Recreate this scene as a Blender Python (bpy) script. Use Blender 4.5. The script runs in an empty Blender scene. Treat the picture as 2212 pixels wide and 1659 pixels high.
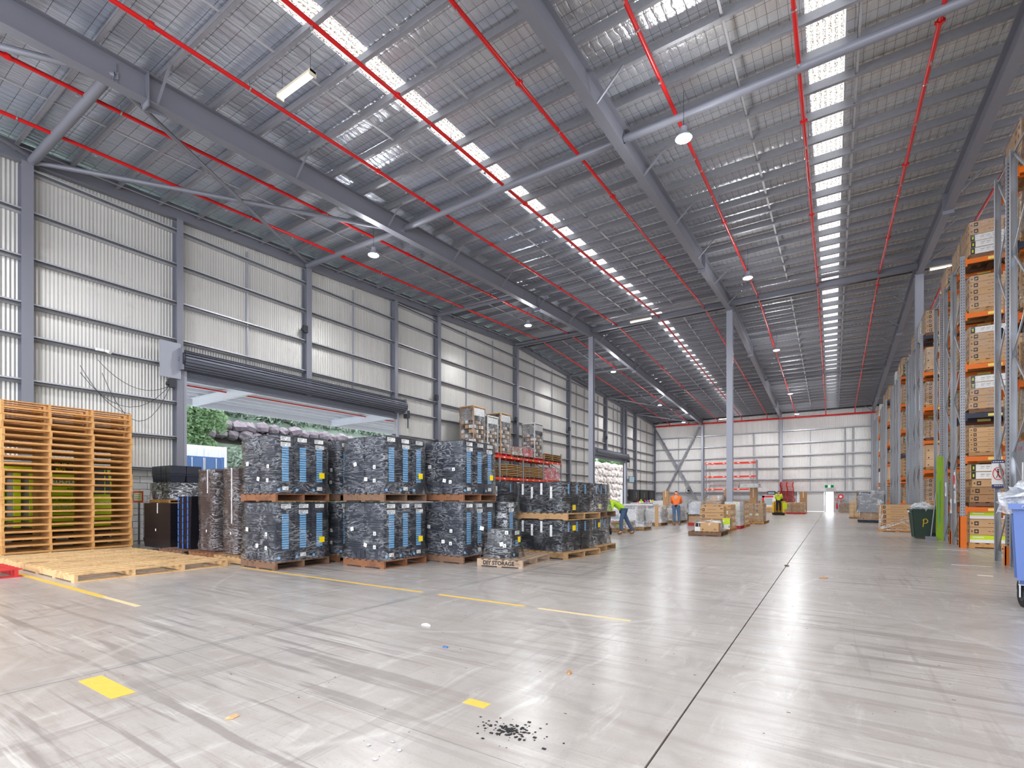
import bpy, math, random
from mathutils import Vector, Matrix
random.seed(7)
S = bpy.context.scene
COL = S.collection
# ---------------------------------------------------------------- camera, world, exposure
CF, CVX, CHY, CCX, CW, CH = 1075.0, 1800.0, 1077.0, 1106.0, 2212.0, 1659.0
TH = math.atan((CVX - CCX) / CF)
EYE = 1.33
cam = bpy.data.cameras.new('camera'); camo = bpy.data.objects.new('camera', cam); COL.objects.link(camo)
cam.sensor_fit = 'HORIZONTAL'; cam.sensor_width = 36.0; cam.lens = CF / CW * 36.0
cam.shift_y = (CHY - CH / 2) / CW; cam.shift_x = 0.0
cam.clip_start = 0.05; cam.clip_end = 600
camo.location = (0, 0, EYE); camo.rotation_euler = (math.pi / 2, 0, TH)
S.camera = camo
W_ = bpy.data.worlds.new('overcast_sky'); S.world = W_; W_.use_nodes = True
nt = W_.node_tree; nt.nodes.clear()
wo = nt.nodes.new('ShaderNodeOutputWorld'); bg = nt.nodes.new('ShaderNodeBackground')
tc = nt.nodes.new('ShaderNodeTexCoord'); sx = nt.nodes.new('ShaderNodeSeparateXYZ'); cr = nt.nodes.new('ShaderNodeValToRGB')
nt.links.new(tc.outputs['Generated'], sx.inputs[0]); nt.links.new(sx.outputs['Z'], cr.inputs[0])
cr.color_ramp.elements[0].position = 0.0; cr.color_ramp.elements[0].color = (0.80, 0.86, 0.95, 1)
cr.color_ramp.elements[1].position = 0.8; cr.color_ramp.elements[1].color = (0.95, 0.97, 1.0, 1)
nt.links.new(cr.outputs[0], bg.inputs[0]); bg.inputs[1].default_value = 7.0
nt.links.new(bg.outputs[0], wo.inputs[0])
S.view_settings.view_transform = 'Standard'; S.view_settings.look = 'None'
S.view_settings.exposure = -0.42; S.view_settings.gamma = 1.0; S.view_settings.use_curve_mapping = False
S.cycles.max_bounces = 7; S.cycles.diffuse_bounces = 4; S.cycles.glossy_bounces = 3
S.cycles.transmission_bounces = 3; S.cycles.transparent_max_bounces = 9
S.cycles.adaptive_threshold = 0.025; S.cycles.caustics_reflective = False; S.cycles.caustics_refractive = False
S.cycles.sample_clamp_indirect = 4.0
LAMP_W = 350.0
# ---------------------------------------------------------------- helpers
def lin(c):
    return tuple(((x / 255) / 12.92 if x / 255 <= 0.04045 else ((x / 255 + 0.055) / 1.055) ** 2.4) for x in c)

class G:
    """tiny node graph helper"""
    def __init__(s, name):
        s.m = bpy.data.materials.new(name); s.m.use_nodes = True; s.t = s.m.node_tree; s.t.nodes.clear()
        s.out = s.n('OutputMaterial')
    def n(s, t, **k):
        x = s.t.nodes.new('ShaderNode' + t)
        for a, b in k.items(): setattr(x, a, b)
        return x
    def l(s, a, b): s.t.links.new(a, b)
    def pos(s):
        if not hasattr(s, '_p'): s._p = s.n('NewGeometry').outputs['Position']
        return s._p
    def obj(s):
        if not hasattr(s, '_o'): s._o = s.n('TexCoord').outputs['Object']
        return s._o
    def scale(s, v, sc):
        x = s.n('VectorMath', operation='MULTIPLY'); s.l(v, x.inputs[0]); x.inputs[1].default_value = sc; return x.outputs[0]
    def noise(s, v, sc, det=3, rough=.55, dist=0.0):
        x = s.n('TexNoise'); s.l(v, x.inputs['Vector']); x.inputs['Scale'].default_value = sc
        x.inputs['Detail'].default_value = det; x.inputs['Roughness'].default_value = rough; x.inputs['Distortion'].default_value = dist
        return x.outputs[0]
    def ramp(s, f, stops):
        x = s.n('ValToRGB'); s.l(f, x.inputs[0]); e = x.color_ramp.elements
        while len(e) < len(stops): e.new(0.5)
        for i, (p, c) in enumerate(stops):
            e[i].position = p; e[i].color = (c, c, c, 1) if isinstance(c, (int, float)) else (*c[:3], 1)
        return x.outputs[0]
    def mix(s, f, a, b, mode='MIX'):
        x = s.n('Mix', data_type='RGBA', blend_type=mode)
        for i, v in ((0, f), (6, a), (7, b)):
            if hasattr(v, 'node'): s.l(v, x.inputs[i])
            elif i == 0: x.inputs[0].default_value = v
            else: x.inputs[i].default_value = (*v[:3], 1)
        return x.outputs[2]
    def math(s, op, a, b=0.0, c=None):
        x = s.n('Math', operation=op)
        for i, v in enumerate((a, b) if c is None else (a, b, c)):
            if hasattr(v, 'node'): s.l(v, x.inputs[i])
            else: x.inputs[i].default_value = v
        return x.outputs[0]
    def sep(s, v):
        x = s.n('SeparateXYZ'); s.l(v, x.inputs[0]); return x.outputs
    def comb(s, x, y, z=0.0):
        q = s.n('CombineXYZ')
        for i, v in enumerate((x, y, z)):
            if hasattr(v, 'node'): s.l(v, q.inputs[i])
            else: q.inputs[i].default_value = v
        return q.outputs[0]
    def bsdf(s, col, rough=.6, metal=0.0, spec=.5, bump=None, bstr=.3, bdist=.02, **k):
        b = s.n('BsdfPrincipled')
        for nm, v in (('Base Color', col), ('Roughness', rough), ('Metallic', metal), ('Specular IOR Level', spec)):
            if hasattr(v, 'node'): s.l(v, b.inputs[nm])
            elif nm == 'Base Color': b.inputs[nm].default_value = (*v[:3], 1)
            else: b.inputs[nm].default_value = v
        for a, v in k.items():
            b.inputs[a].default_value = v
        if bump is not None:
            u = s.n('Bump'); s.l(bump, u.inputs['Height']); u.inputs['Strength'].default_value = bstr; u.inputs['Distance'].default_value = bdist
            s.l(u.outputs[0], b.inputs['Normal'])
        return b.outputs[0]
    def done(s, sh): s.l(sh, s.out.inputs[0]); return s.m

MATS = {}
KIDS = {}
def plain(name, rgb, rough=.6, metal=0.0, var=.12, sc=6.0, spec=.5, bstr=0.0):
    """solid colour with a little noise wear; rgb in sRGB 0-255"""
    if name in MATS: return MATS[name]
    g = G(name); c = lin(rgb)
    f = g.noise(g.obj(), sc, 4)
    col = g.mix(f, tuple(x * (1 - var) for x in c), tuple(min(1, x * (1 + var)) for x in c))
    m = g.done(g.bsdf(col, rough, metal, spec, f if bstr else None, bstr)); MATS[name] = m; return m

def emis(name, rgb, st):
    if name in MATS: return MATS[name]
    g = G(name); e = g.n('Emission'); e.inputs[0].default_value = (*lin(rgb), 1); e.inputs[1].default_value = st
    m = g.done(e.outputs[0]); MATS[name] = m; return m

class MB:
    def __init__(s): s.v = []; s.f = []; s.mi = []; s.sm = []
    def add(s, vs, fs, mi=0, sm=False):
        o = len(s.v); s.v += [tuple(v) for v in vs]
        for f in fs: s.f.append(tuple(i + o for i in f)); s.mi.append(mi); s.sm.append(sm)
        return s
    def box(s, x0, x1, y0, y1, z0, z1, mi=0, M=None):
        vs = [(x, y, z) for z in (z0, z1) for y in (y0, y1) for x in (x0, x1)]
        if M is not None: vs = [M @ Vector(v) for v in vs]
        return s.add(vs, [(0, 2, 3, 1), (4, 5, 7, 6), (0, 1, 5, 4), (2, 6, 7, 3), (0, 4, 6, 2), (1, 3, 7, 5)], mi)
    def taper(s, x0, x1, y0, y1, z0, z1, k, mi=0):
        """box whose bottom is shrunk by k on every side"""
        vs = [(x0 + k, y0 + k, z0), (x1 - k, y0 + k, z0), (x0 + k, y1 - k, z0), (x1 - k, y1 - k, z0), (x0, y0, z1), (x1, y0, z1), (x0, y1, z1), (x1, y1, z1)]
        return s.add(vs, [(0, 2, 3, 1), (4, 5, 7, 6), (0, 1, 5, 4), (2, 6, 7, 3), (0, 4, 6, 2), (1, 3, 7, 5)], mi)
    def cyl(s, p0, p1, r0, r1=None, n=10, mi=0, caps=True):
        p0, p1 = Vector(p0), Vector(p1); r1 = r0 if r1 is None else r1
        d = (p1 - p0).normalized(); a = d.orthogonal().normalized(); b = d.cross(a)
        vs = []
        for p, r in ((p0, r0), (p1, r1)):
            for i in range(n):
                t = 2 * math.pi * i / n; vs.append(p + a * (r * math.cos(t)) + b * (r * math.sin(t)))
        fs = [(i, (i + 1) % n, n + (i + 1) % n, n + i) for i in range(n)]
        s.add(vs, fs, mi, True)
        if caps: s.add(vs, [tuple(range(n))[::-1], tuple(range(n, 2 * n))], mi)
        return s
    def tube(s, pts, r, n=8, mi=0):
        for a, b in zip(pts, pts[1:]): s.cyl(a, b, r, None, n, mi)
        return s
    def bar(s, p0, p1, w, h, mi=0, up=(0, 0, 1)):
        """rectangular bar from p0 to p1"""
        p0, p1 = Vector(p0), Vector(p1); d = (p1 - p0).normalized(); a = d.cross(Vector(up))
        if a.length < 1e-4: a = d.cross(Vector((1, 0, 0)))
        a.normalize(); b = a.cross(d)
        vs = [p + a * (sx * w / 2) + b * (sy * h / 2) for p in (p0, p1) for sy in (-1, 1) for sx in (-1, 1)]
        return s.add(vs, [(0, 2, 3, 1), (4, 5, 7, 6), (0, 1, 5, 4), (2, 6, 7, 3), (0, 4, 6, 2), (1, 3, 7, 5)], mi)
    def ibar(s, p0, p1, w, h, tf=.02, tw=.012, mi=0, up=(0, 0, 1)):
        """I section; w flange width, h depth, p0-p1 run along the centre line"""
        p0, p1 = Vector(p0), Vector(p1); d = (p1 - p0).normalized(); a = d.cross(Vector(up)).normalized(); b = a.cross(d)
        for k in (-1, 1): s.bar(p0 + b * (k * (h - tf) / 2), p1 + b * (k * (h - tf) / 2), w, tf, mi, up)
        s.bar(p0, p1, tw, h - 2 * tf, mi, up); return s
    def prism(s, poly, axis, a0, a1, mi=0):
        """extrude a 2D polygon along axis (0,1,2)"""
        n = len(poly)
        def P(q, a):
            r = list(q); r.insert(axis, a); return tuple(r)
        vs = [P(q, a0) for q in poly] + [P(q, a1) for q in poly]
        fs = [tuple(range(n))[::-1], tuple(range(n, 2 * n))] + [(i, (i + 1) % n, n + (i + 1) % n, n + i) for i in range(n)]
        return s.add(vs, fs, mi)
    def mesh(s, name, mats):
        m = bpy.data.meshes.new(name); m.from_pydata(s.v, [], s.f)
        for x in (mats if isinstance(mats, (list, tuple)) else [mats]): m.materials.append(x)
        if any(s.mi): m.polygons.foreach_set('material_index', s.mi)
        if any(s.sm): m.polygons.foreach_set('use_smooth', s.sm)
        m.update(); return m
    def build(s, name, mats, parent=None, loc=(0, 0, 0), rz=0.0, **k):
        return link(name, s.mesh(name, mats), parent, loc, rz, **k)

def link(name, me, parent=None, loc=(0, 0, 0), rz=0.0, label=None, cat=None, group=None, kind=None, rot=None):
    o = bpy.data.objects.new(name, me); COL.objects.link(o)
    o.location = loc; o.rotation_euler = rot if rot else (0, 0, rz)
    if parent: o.parent = parent; KIDS.setdefault(parent.name, []).append(o)
    if label: o['label'] = label
    if cat: o['category'] = cat
    if group: o['group'] = group
    if kind: o['kind'] = kind
    return o
def thing(name, label, cat, loc=(0, 0, 0), rz=0.0, group=None):
    return link(name, None, None, loc, rz, label, cat, group)
def dup(root, loc, rz=None, label=None, group=None):
    def cp(o, par):
        c = o.copy(); COL.objects.link(c); c.parent = par
        for ch in list(KIDS.get(o.name, ())):
            KIDS.setdefault(c.name, []).append(cp(ch, c))
        return c
    r = cp(root, None); r.location = loc
    if rz is not None: r.rotation_euler = (0, 0, rz)
    if label: r['label'] = label
    if group: r['group'] = group
    return r
def text_mesh(txt, size, depth=0.004, bold=0.0):
    cu = bpy.data.curves.new('txt', 'FONT'); cu.body = txt; cu.size = size; cu.extrude = depth / 2; cu.align_x = 'CENTER'; cu.align_y = 'CENTER'; cu.offset = bold
    cu.resolution_u = 3
    o = bpy.data.objects.new('txt', cu); COL.objects.link(o)
    dg = bpy.context.evaluated_depsgraph_get(); me = bpy.data.meshes.new_from_object(o.evaluated_get(dg))
    bpy.data.objects.remove(o); return me
def text(name, txt, size, mat, parent, loc, rot, depth=0.004, bold=0.0, **k):
    me = text_mesh(txt, size, depth, bold); me.materials.clear(); me.materials.append(mat)
    return link(name, me, parent, loc, rot=rot, **k)
RX = math.pi / 2
FACE_NY = (RX, 0, 0)           # lettering facing -Y
FACE_PX = (RX, 0, RX)          # lettering facing +X
FACE_NX = (RX, 0, -RX)
ORD = ['lowest', 'second', 'third', 'fourth', 'fifth', 'sixth', 'top', 'eighth', 'ninth', 'tenth', 'eleventh', 'twelfth']
NTH = ['first', 'second', 'third', 'fourth', 'fifth', 'sixth', 'seventh', 'eighth', 'ninth', 'tenth', 'eleventh', 'twelfth', 'thirteenth', 'fourteenth', 'fifteenth', 'sixteenth', 'seventeenth', 'eighteenth']
# ---------------------------------------------------------------- materials
def m_floor():
    g = G('concrete_floor'); p = g.pos()
    n1 = g.noise(p, .55, 6, .6); n2 = g.noise(p, 6.0, 6, .7); n3 = g.noise(p, 60, 3)
    base = g.ramp(n1, [(.25, lin((158, 152, 147))), (.5, lin((178, 172, 167))), (.75, lin((193, 188, 183)))])
    base = g.mix(g.ramp(n2, [(.3, .0), (.75, .5)]), base, lin((160, 153, 147)))
    base = g.mix(g.ramp(n3, [(.60, 0.0), (.72, .5)]), base, lin((140, 132, 126)))
    n4 = g.noise(g.scale(p, (.55, 2.6, 1)), 1.6, 6, .68, .5); base = g.mix(g.ramp(n4, [(.38, .55), (.52, 0.0)]), base, lin((158, 149, 143)))
    n5 = g.noise(g.scale(p, (2.4, .7, 1)), 2.2, 6, .7, .9); base = g.mix(g.ramp(n5, [(.55, 0.0), (.72, .45)]), base, lin((208, 204, 200)))
    xyz = g.sep(p)
    # sweeping tyre marks: stretched noise in warped coordinates
    for sc, rot, thr, amt, c in (((.35, 7.0, 1), .12, .53, .52, (118, 109, 106)), ((7.5, .4, 1), -.35, .57, .40, (136, 128, 124)), ((.5, 9.0, 1), .55, .58, .36, (140, 133, 130)), ((.4, 8.0, 1), -.15, .60, .36, (228, 225, 221))):
        mp = g.n('Mapping'); g.l(p, mp.inputs['Vector']); mp.inputs['Rotation'].default_value = (0, 0, rot); mp.inputs['Scale'].default_value = sc
        w = g.noise(mp.outputs[0], 1.1, 5, .6, .35); w2 = g.noise(p, .28, 3)
        k = g.math('MULTIPLY', g.ramp(w, [(thr, 0.0), (thr + .06, 1.0)]), g.ramp(w2, [(.42, 0.0), (.6, 1.0)]))
        base = g.mix(g.math('MULTIPLY', k, amt), base, lin(c))
    # curved skid arcs (centre x, y, radius, width, light/dark)
    arcs = [(-2.6, 7.2, 2.2, .05, 0), (-.6, 5.6, 2.8, .07, 0), (1.0, 2.4, 3.1, .09, 0), (-4.2, 3.2, 2.4, .05, 1), (.9, 7.9, 2.0, .04, 1), (3.5, 4.5, 3.6, .08, 0), (-1.0, 9.6, 1.3, .04, 0),
            (2.2, 12.5, 3.4, .06, 1), (-3.3, 12.0, 3.0, .06, 0), (-6.0, 3.9, 2.6, .05, 0), (0.3, 3.6, 1.4, .07, 0), (-2.2, 4.2, 3.9, .06, 1), (5.5, 3.2, 5.6, .10, 0), (-.2, 15.5, 3.0, .08, 0),
            (-1.9, 1.2, 2.3, .12, 0), (1.9, 5.9, 1.2, .05, 0), (-5.5, 7.6, 4.4, .05, 1), (-9, 3.0, 8.1, .05, 0), (8.5, 2.4, 8.6, .11, 0), (-8.2, .8, 7.2, .10, 0), (9, 7, 9.6, .06, 1), (-1.2, -6, 9.6, .08, 0), (-.5, 17, 11, .07, 0)]
    nb = g.ramp(g.noise(p, .9, 3), [(.42, 0.0), (.58, 1.0)]); ng = g.ramp(g.noise(p, 14, 3), [(.2, .4), (.7, 1.0)])
    for i, (ax, ay, r, w, lt) in enumerate(arcs):
        d = g.n('VectorMath', operation='DISTANCE'); g.l(g.comb(xyz[0], xyz[1]), d.inputs[0]); d.inputs[1].default_value = (ax, ay, 0)
        e = g.math('ABSOLUTE', g.math('SUBTRACT', d.outputs['Value'], r)); k = g.math('SUBTRACT', 1.0, g.math('DIVIDE', e, w)); k.node.use_clamp = True
        k = g.math('MULTIPLY', g.math('MULTIPLY', k, nb if i % 2 else g.math('SUBTRACT', 1.0, nb)), ng)
        base = g.mix(g.math('MULTIPLY', k, .28 if not lt else .22), base, lin((126, 117, 114)) if not lt else lin((232, 229, 226)))
    # grease bands worn beside the two long joints
    ey = g.math('ABSOLUTE', g.math('SUBTRACT', xyz[0], -4.76)); k = g.math('SUBTRACT', 1.0, g.math('DIVIDE', ey, .13)); k.node.use_clamp = True
    base = g.mix(g.math('MULTIPLY', g.math('MULTIPLY', k, g.ramp(g.noise(g.scale(p, (3, .6, 1)), 3, 5, .7), [(.4, 0.0), (.6, 1.0)])), .55), base, lin((120, 122, 124)))
    rough = .27
    return g.done(g.bsdf(base, rough, 0, .5, n2, .012, .01))
M_FLOOR = m_floor()
M_JOINT = plain('joint_filler', (52, 48, 46), .9)
def m_clad(name, c, streak):
    g = G(name); p = g.pos()
    a = g.noise(g.scale(p, (1, 6, .25)), 1.0, 4); b = g.noise(p, 3.0, 4)
    col = g.mix(a, tuple(x * .86 for x in lin(c)), tuple(min(1, x * 1.1) for x in lin(c)))
    col = g.mix(g.ramp(b, [(.6, 0.0), (.8, .25)]), col, lin(streak))
    return g.done(g.bsdf(col, .42, .25, .5))
M_CLAD = m_clad('wall_cladding', (204, 201, 196), (150, 140, 130))
M_CLADB = m_clad('back_cladding', (236, 233, 230), (170, 160, 155))
M_BLOCK = plain('tilt_panel_concrete', (190, 190, 192), .85, 0, .18, 2.5, .3, .1)
M_STEEL = plain('grey_primed_steel', (130, 131, 141), .45, .15, .05, 2.0)
M_STEELL = plain('light_primed_steel', (160, 162, 173), .42, .2, .05, 2.0)
M_GALV = plain('galvanised_steel', (192, 193, 198), .42, .4, .16, 9.0)
M_GALVD = plain('purlin_steel', (150, 150, 156), .5, .3, .14, 9.0)
M_RACKG = plain('rack_upright_grey', (168, 172, 178), .35, .6, .1, 8.0)
M_DRUM = plain('roller_door_paint', (104, 107, 118), .4, .3, .08, 3.0)
M_DARK = plain('dark_grey_metal', (60, 62, 68), .5, .3)  # plain dark grey for wires, housings, slots and hubs
def m_foil():
    g = G('foil_insulation'); p = g.pos(); s = g.sep(p)
    warp = g.noise(g.scale(p, (1.2, .8, 1)), 1.7, 3)
    # quilted ribs every 0.19 m across, wire mesh lines 0.3 m apart
    rx = g.math('ADD', g.math('MULTIPLY', s[0], 5.2), g.math('MULTIPLY', warp, 1.6))
    q = g.math('ABSOLUTE', g.math('SINE', g.math('MULTIPLY', rx, math.pi)))
    ry = g.math('ABSOLUTE', g.math('SINE', g.math('MULTIPLY', s[1], math.pi / .29)))
    fine = g.noise(g.scale(p, (9, 3, 1)), 2.2, 4, .6, .6)
    h = g.math('ADD', g.math('ADD', g.math('MULTIPLY', g.math('POWER', q, .45), .9), g.math('MULTIPLY', fine, .9)), g.math('MULTIPLY', g.math('POWER', ry, .4), .35))
    wire = g.math('MAXIMUM', g.math('LESS_THAN', ry, .06), g.math('LESS_THAN', g.math('ABSOLUTE', g.math('SINE', g.math('MULTIPLY', s[0], math.pi / .19))), .07))
    tone = g.ramp(g.noise(p, .5, 2), [(.35, lin((232, 238, 248))), (.65, lin((250, 249, 245)))])
    # tone runs from bluish in the left bay to warmer on the right
    tone = g.mix(g.ramp(g.math('MULTIPLY_ADD', s[0], .05, .62), [(.2, 0.0), (.75, 1.0)]), g.mix(.5, tone, lin((206, 216, 240))), g.mix(.5, tone, lin((244, 236, 220))))
    col = g.mix(g.math('MULTIPLY', wire, .7), tone, lin((74, 76, 80)))
    return g.done(g.bsdf(col, .25, .62, .8, h, .5, .03))
M_FOIL = m_foil()
def m_skylight():
    g = G('translucent_roof_sheet'); p = g.pos(); s = g.sep(p)
    rib = g.math('ABSOLUTE', g.math('SINE', g.math('MULTIPLY', s[0], math.pi / .11)))
    sp = g.noise(g.scale(p, (1, .35, 1)), 60, 2, .7)
    k = g.math('MULTIPLY', g.ramp(rib, [(.35, 1.0), (.6, .0)]), 1.0)
    dirt = g.math('MULTIPLY', g.ramp(sp, [(.47, 0.0), (.52, 1.0)]), g.ramp(rib, [(.3, .25), (.7, 1.0)]))
    tr = g.n('BsdfTranslucent'); g.l(g.mix(dirt, (.5, .5, .49), lin((88, 76, 62))), tr.inputs[0])
    tp = g.n('BsdfTransparent'); g.l(g.mix(dirt, (.45, .46, .46), lin((82, 74, 62))), tp.inputs[0])
    mx = g.n('MixShader'); mx.inputs[0].default_value = .55; g.l(tr.outputs[0], mx.inputs[1]); g.l(tp.outputs[0], mx.inputs[2])
    return g.done(mx.outputs[0])
M_SKY = m_skylight()
def m_wood(name, a, b, dark, sc=1.0, bstr=.2):
    g = G(name); o = g.obj(); oi = g.n('ObjectInfo').outputs['Random']
    v = g.n('VectorMath', operation='ADD'); g.l(o, v.inputs[0]); g.l(g.comb(g.math('MULTIPLY', oi, 17.0), oi, oi), v.inputs[1])
    gr = g.noise(g.scale(v.outputs[0], (3 * sc, 3 * sc, 16 * sc)), 2.5, 5, .6, .8)
    bl = g.noise(v.outputs[0], 3.0, 4, .7)
    col = g.mix(gr, lin(a), lin(b)); col = g.mix(g.ramp(bl, [(.52, 0.0), (.72, .85)]), col, lin(dark))
    col = g.mix(g.math('MULTIPLY', oi, .25), col, lin(dark))
    return g.done(g.bsdf(col, .75, 0, .3, gr, bstr, .01))
M_PINE = m_wood('new_pine', (226, 178, 118), (206, 150, 88), (178, 122, 66))
M_PALE = m_wood('pale_pine', (240, 208, 160), (214, 172, 118), (150, 110, 74))
M_PINED = m_wood('weathered_pine', (206, 168, 122), (160, 122, 82), (84, 66, 52))
M_OLD = m_wood('old_pallet_wood', (150, 116, 92), (108, 80, 64), (58, 45, 40))
M_GREYW = m_wood('grey_pallet_wood', (196, 172, 148), (156, 132, 112), (96, 78, 66))
M_RUST = m_wood('reddish_pallet_wood', (160, 108, 74), (122, 82, 60), (70, 50, 40))
M_REDP = plain('red_pallet_paint', (206, 52, 52), .6, 0, .2)
M_BLUEP = plain('dark_blue_pallet_paint', (48, 56, 78), .6, 0, .2)
def m_card(name, c):
    g = G(name); o = g.obj(); f = g.noise(g.scale(o, (1, 1, 6)), 3.0, 4)
    col = g.mix(f, tuple(x * .88 for x in lin(c)), tuple(min(1, x * 1.1) for x in lin(c)))
    return g.done(g.bsdf(col, .8, 0, .25))
M_CARD = m_card('cardboard', (205, 165, 122)); M_CARDL = m_card('light_cardboard', (222, 188, 150)); M_CARDD = m_card('dark_cardboard', (176, 136, 98))
M_TAPE = plain('packing_tape', (226, 208, 180), .3)
M_INK = plain('black_print', (44, 42, 42), .6); M_INKB = plain('faded_print', (112, 86, 66), .7)
M_LIME = plain('lime_paint', (204, 228, 24), .4, 0, .04); M_LIMEP = plain('lime_panel', (170, 212, 66), .45, 0, .04)
M_WHITE = plain('white_label', (238, 238, 236), .5, 0, .03); M_YEL = plain('yellow_label', (250, 216, 12), .5, 0, .03)
M_LBLUE = plain('blue_label', (122, 184, 232), .4, 0, .06); M_SBLUE = plain('blue_strap', (64, 116, 206), .4)
M_TUB = plain('charcoal_tub_plastic', (46, 49, 60), .30, 0, .15, 4); M_TUBB = plain('brown_black_tub_plastic', (72, 54, 50), .34, 0, .2, 4)
M_TUBK = plain('black_tub_plastic', (26, 26, 32), .28, 0, .2, 4)
M_ORANGE = plain('orange_rack_beam', (226, 112, 22), .45, 0, .1); M_REDB = plain('red_rack_beam', (228, 58, 26), .45, 0, .08)
M_RED = plain('red_pipe_paint', (214, 22, 24), .32, 0, .08); M_SILV = plain('chrome_clip', (200, 200, 204), .25, .9)
M_NAVY = plain('navy_rack_beam', (44, 50, 66), .5)
M_BLACK = plain('black_rubber', (24, 24, 26), .7); M_GLASS = plain('dark_glass', (92, 108, 110), .1, .2)
M_YPAINT = plain('yellow_floor_paint', (222, 180, 74), .6, 0, .15, 20); M_YFADE = plain('faded_yellow_floor_paint', (218, 196, 150), .6, 0, .1, 20)
M_WPAINT = plain('white_floor_paint', (236, 236, 234), .6, 0, .1, 20)
def m_wrap(name, dens, tint=(240, 243, 248), sc=7.0):
    g = G(name); o = g.obj(); oi = g.n('ObjectInfo').outputs['Random']
    v = g.n('VectorMath', operation='ADD'); g.l(o, v.inputs[0]); g.l(g.comb(g.math('MULTIPLY', oi, 9.0), g.math('MULTIPLY', oi, 5.0), 0), v.inputs[1])
    st = g.noise(g.scale(v.outputs[0], (.8, .8, 2.8)), sc * .42, 7, .6, 2.6); st2 = g.noise(v.outputs[0], 2.0, 4, .7, .5)
    ridge = g.math('SUBTRACT', 1.0, g.math('MULTIPLY', g.math('ABSOLUTE', g.math('SUBTRACT', st, .5)), 20.0)); ridge.node.use_clamp = True
    dn = g.n('MapRange'); g.l(st2, dn.inputs[0]); dn.inputs[1].default_value = .38; dn.inputs[2].default_value = .62
    k = g.math('MULTIPLY', ridge, dn.outputs[0])
    a = g.math('ADD', g.math('MULTIPLY', k, .42 * dens), .02 * dens); a.node.use_clamp = True
    tp = g.n('BsdfTransparent'); gl = g.bsdf(lin(tint), .16, 0, .9, st, .35, .02)
    mx = g.n('MixShader'); g.l(a, mx.inputs[0]); g.l(tp.outputs[0], mx.inputs[1]); g.l(gl, mx.inputs[2])
    # a real film also mirrors the lamps at low strength
    gg = g.n('BsdfGlossy'); gg.inputs['Roughness'].default_value = .18
    bp = g.n('Bump'); g.l(st, bp.inputs['Height']); bp.inputs['Strength'].default_value = .8; bp.inputs['Distance'].default_value = .03; g.l(bp.outputs[0], gg.inputs['Normal'])
    fr = g.n('Fresnel'); fr.inputs[0].default_value = 1.12; g.l(bp.outputs[0], fr.inputs['Normal'])
    m2 = g.n('MixShader'); g.l(fr.outputs[0], m2.inputs[0]); g.l(mx.outputs[0], m2.inputs[1]); g.l(gg.outputs[0], m2.inputs[2])
    return g.done(m2.outputs[0])
M_WRAP = m_wrap('stretch_wrap', 1.0); M_WRAPH = m_wrap('dense_stretch_wrap', 1.9, sc=6.0); M_WRAPT = m_wrap('cloudy_plastic', 3.0, sc=5.0)
def m_film():
    g = G('crumpled_film'); o = g.obj(); st = g.noise(o, 9, 5, .6, 1.5)
    k = g.ramp(st, [(.38, .35), (.6, .95)]); tp = g.n('BsdfTransparent'); gl = g.bsdf(lin((236, 240, 246)), .2, 0, .8, st, .8, .03); mx = g.n('MixShader')
    g.l(k, mx.inputs[0]); g.l(tp.outputs[0], mx.inputs[1]); g.l(gl, mx.inputs[2]); return g.done(mx.outputs[0])
M_FILM = m_film()
M_DIRT = plain('white_wire_clutter', (210, 206, 200), .7)
# ---------------------------------------------------------------- building shell
XW, XA, XB, XC, XD = -18.2, -12.5, -4.6, 3.2, 11.0
YR, YN, YF = 28.4, -8.0, 59.6
def sof(y): return 9.63 + .0575 * y if y < YR else 9.63 + .0575 * YR - .052 * (y - YR)
def shz(y): return sof(y) + .90
XE = 24.0
# floor: one dark bed with every slab its own piece, joints left open
fl = MB(); fl.box(-18.6, XE, -11.0, 60.2, -.30, -.02)
floor_o = fl.build('floor', M_JOINT, kind='structure')
xs = [-18.6, -12.6, -8.66, -4.73, -0.78, 3.15, 7.1, 11.0, 17.0, XE]; ys = [-11.0, -3.2, 2.1, 7.42, 12.8, 18.1, 23.4, 28.7, 34.0, 39.3, 44.6, 49.9, 55.2, 60.2]
for i in range(len(xs) - 1):
    for j in range(len(ys) - 1):
        gx = .006; m = MB(); m.box(xs[i] + gx, xs[i + 1] - gx, ys[j] + .003, ys[j + 1] - .003, -.05, 0)
        m.build('slab', M_FLOOR, floor_o)
# --- roof
def roof_seg(x0, x1, nm, mat, z=0.0, kind=None, parent=None, y0=YN, y1=YF + .3):
    m = MB(); pts = sorted({y0, YR, y1} | {y0 + 4 * i for i in range(1, 60) if y0 + 4 * i < y1})
    for a, b in zip(pts, pts[1:]):
        m.add([(x0, a, shz(a) + z), (x1, a, shz(a) + z), (x1, b, shz(b) + z), (x0, b, shz(b) + z)], [(0, 1, 2, 3)][::1])
    return m.build(nm, mat, parent, kind=kind)
sky_x = [(-9.0, -8.36), (-.49, .22), (7.3, 8.0), (15.2, 15.9)]
ceil = MB(); edges = [-18.9] + [e for p in sky_x for e in p] + [XE]
pts = [YN] + [YN + 4 * i for i in range(1, 10) if YN + 4 * i < YR] + [YR] + [YR + 4 * i for i in range(1, 8)] + [YF + .4]
for x0, x1 in zip(edges[::2], edges[1::2]):
    for a, b in zip(pts, pts[1:]):
        za, zb = shz(a), shz(b)
        ceil.add([(x0, a, za), (x1, a, za), (x1, b, zb), (x0, b, zb), (x0, a, za + .05), (x1, a, za + .05), (x1, b, zb + .05), (x0, b, zb + .05)], [(0, 3, 2, 1), (4, 5, 6, 7), (0, 1, 5, 4), (2, 3, 7, 6), (0, 4, 7, 3), (1, 2, 6, 5)])
ceil_o = ceil.build('ceiling', M_FOIL, kind='structure')
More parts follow.
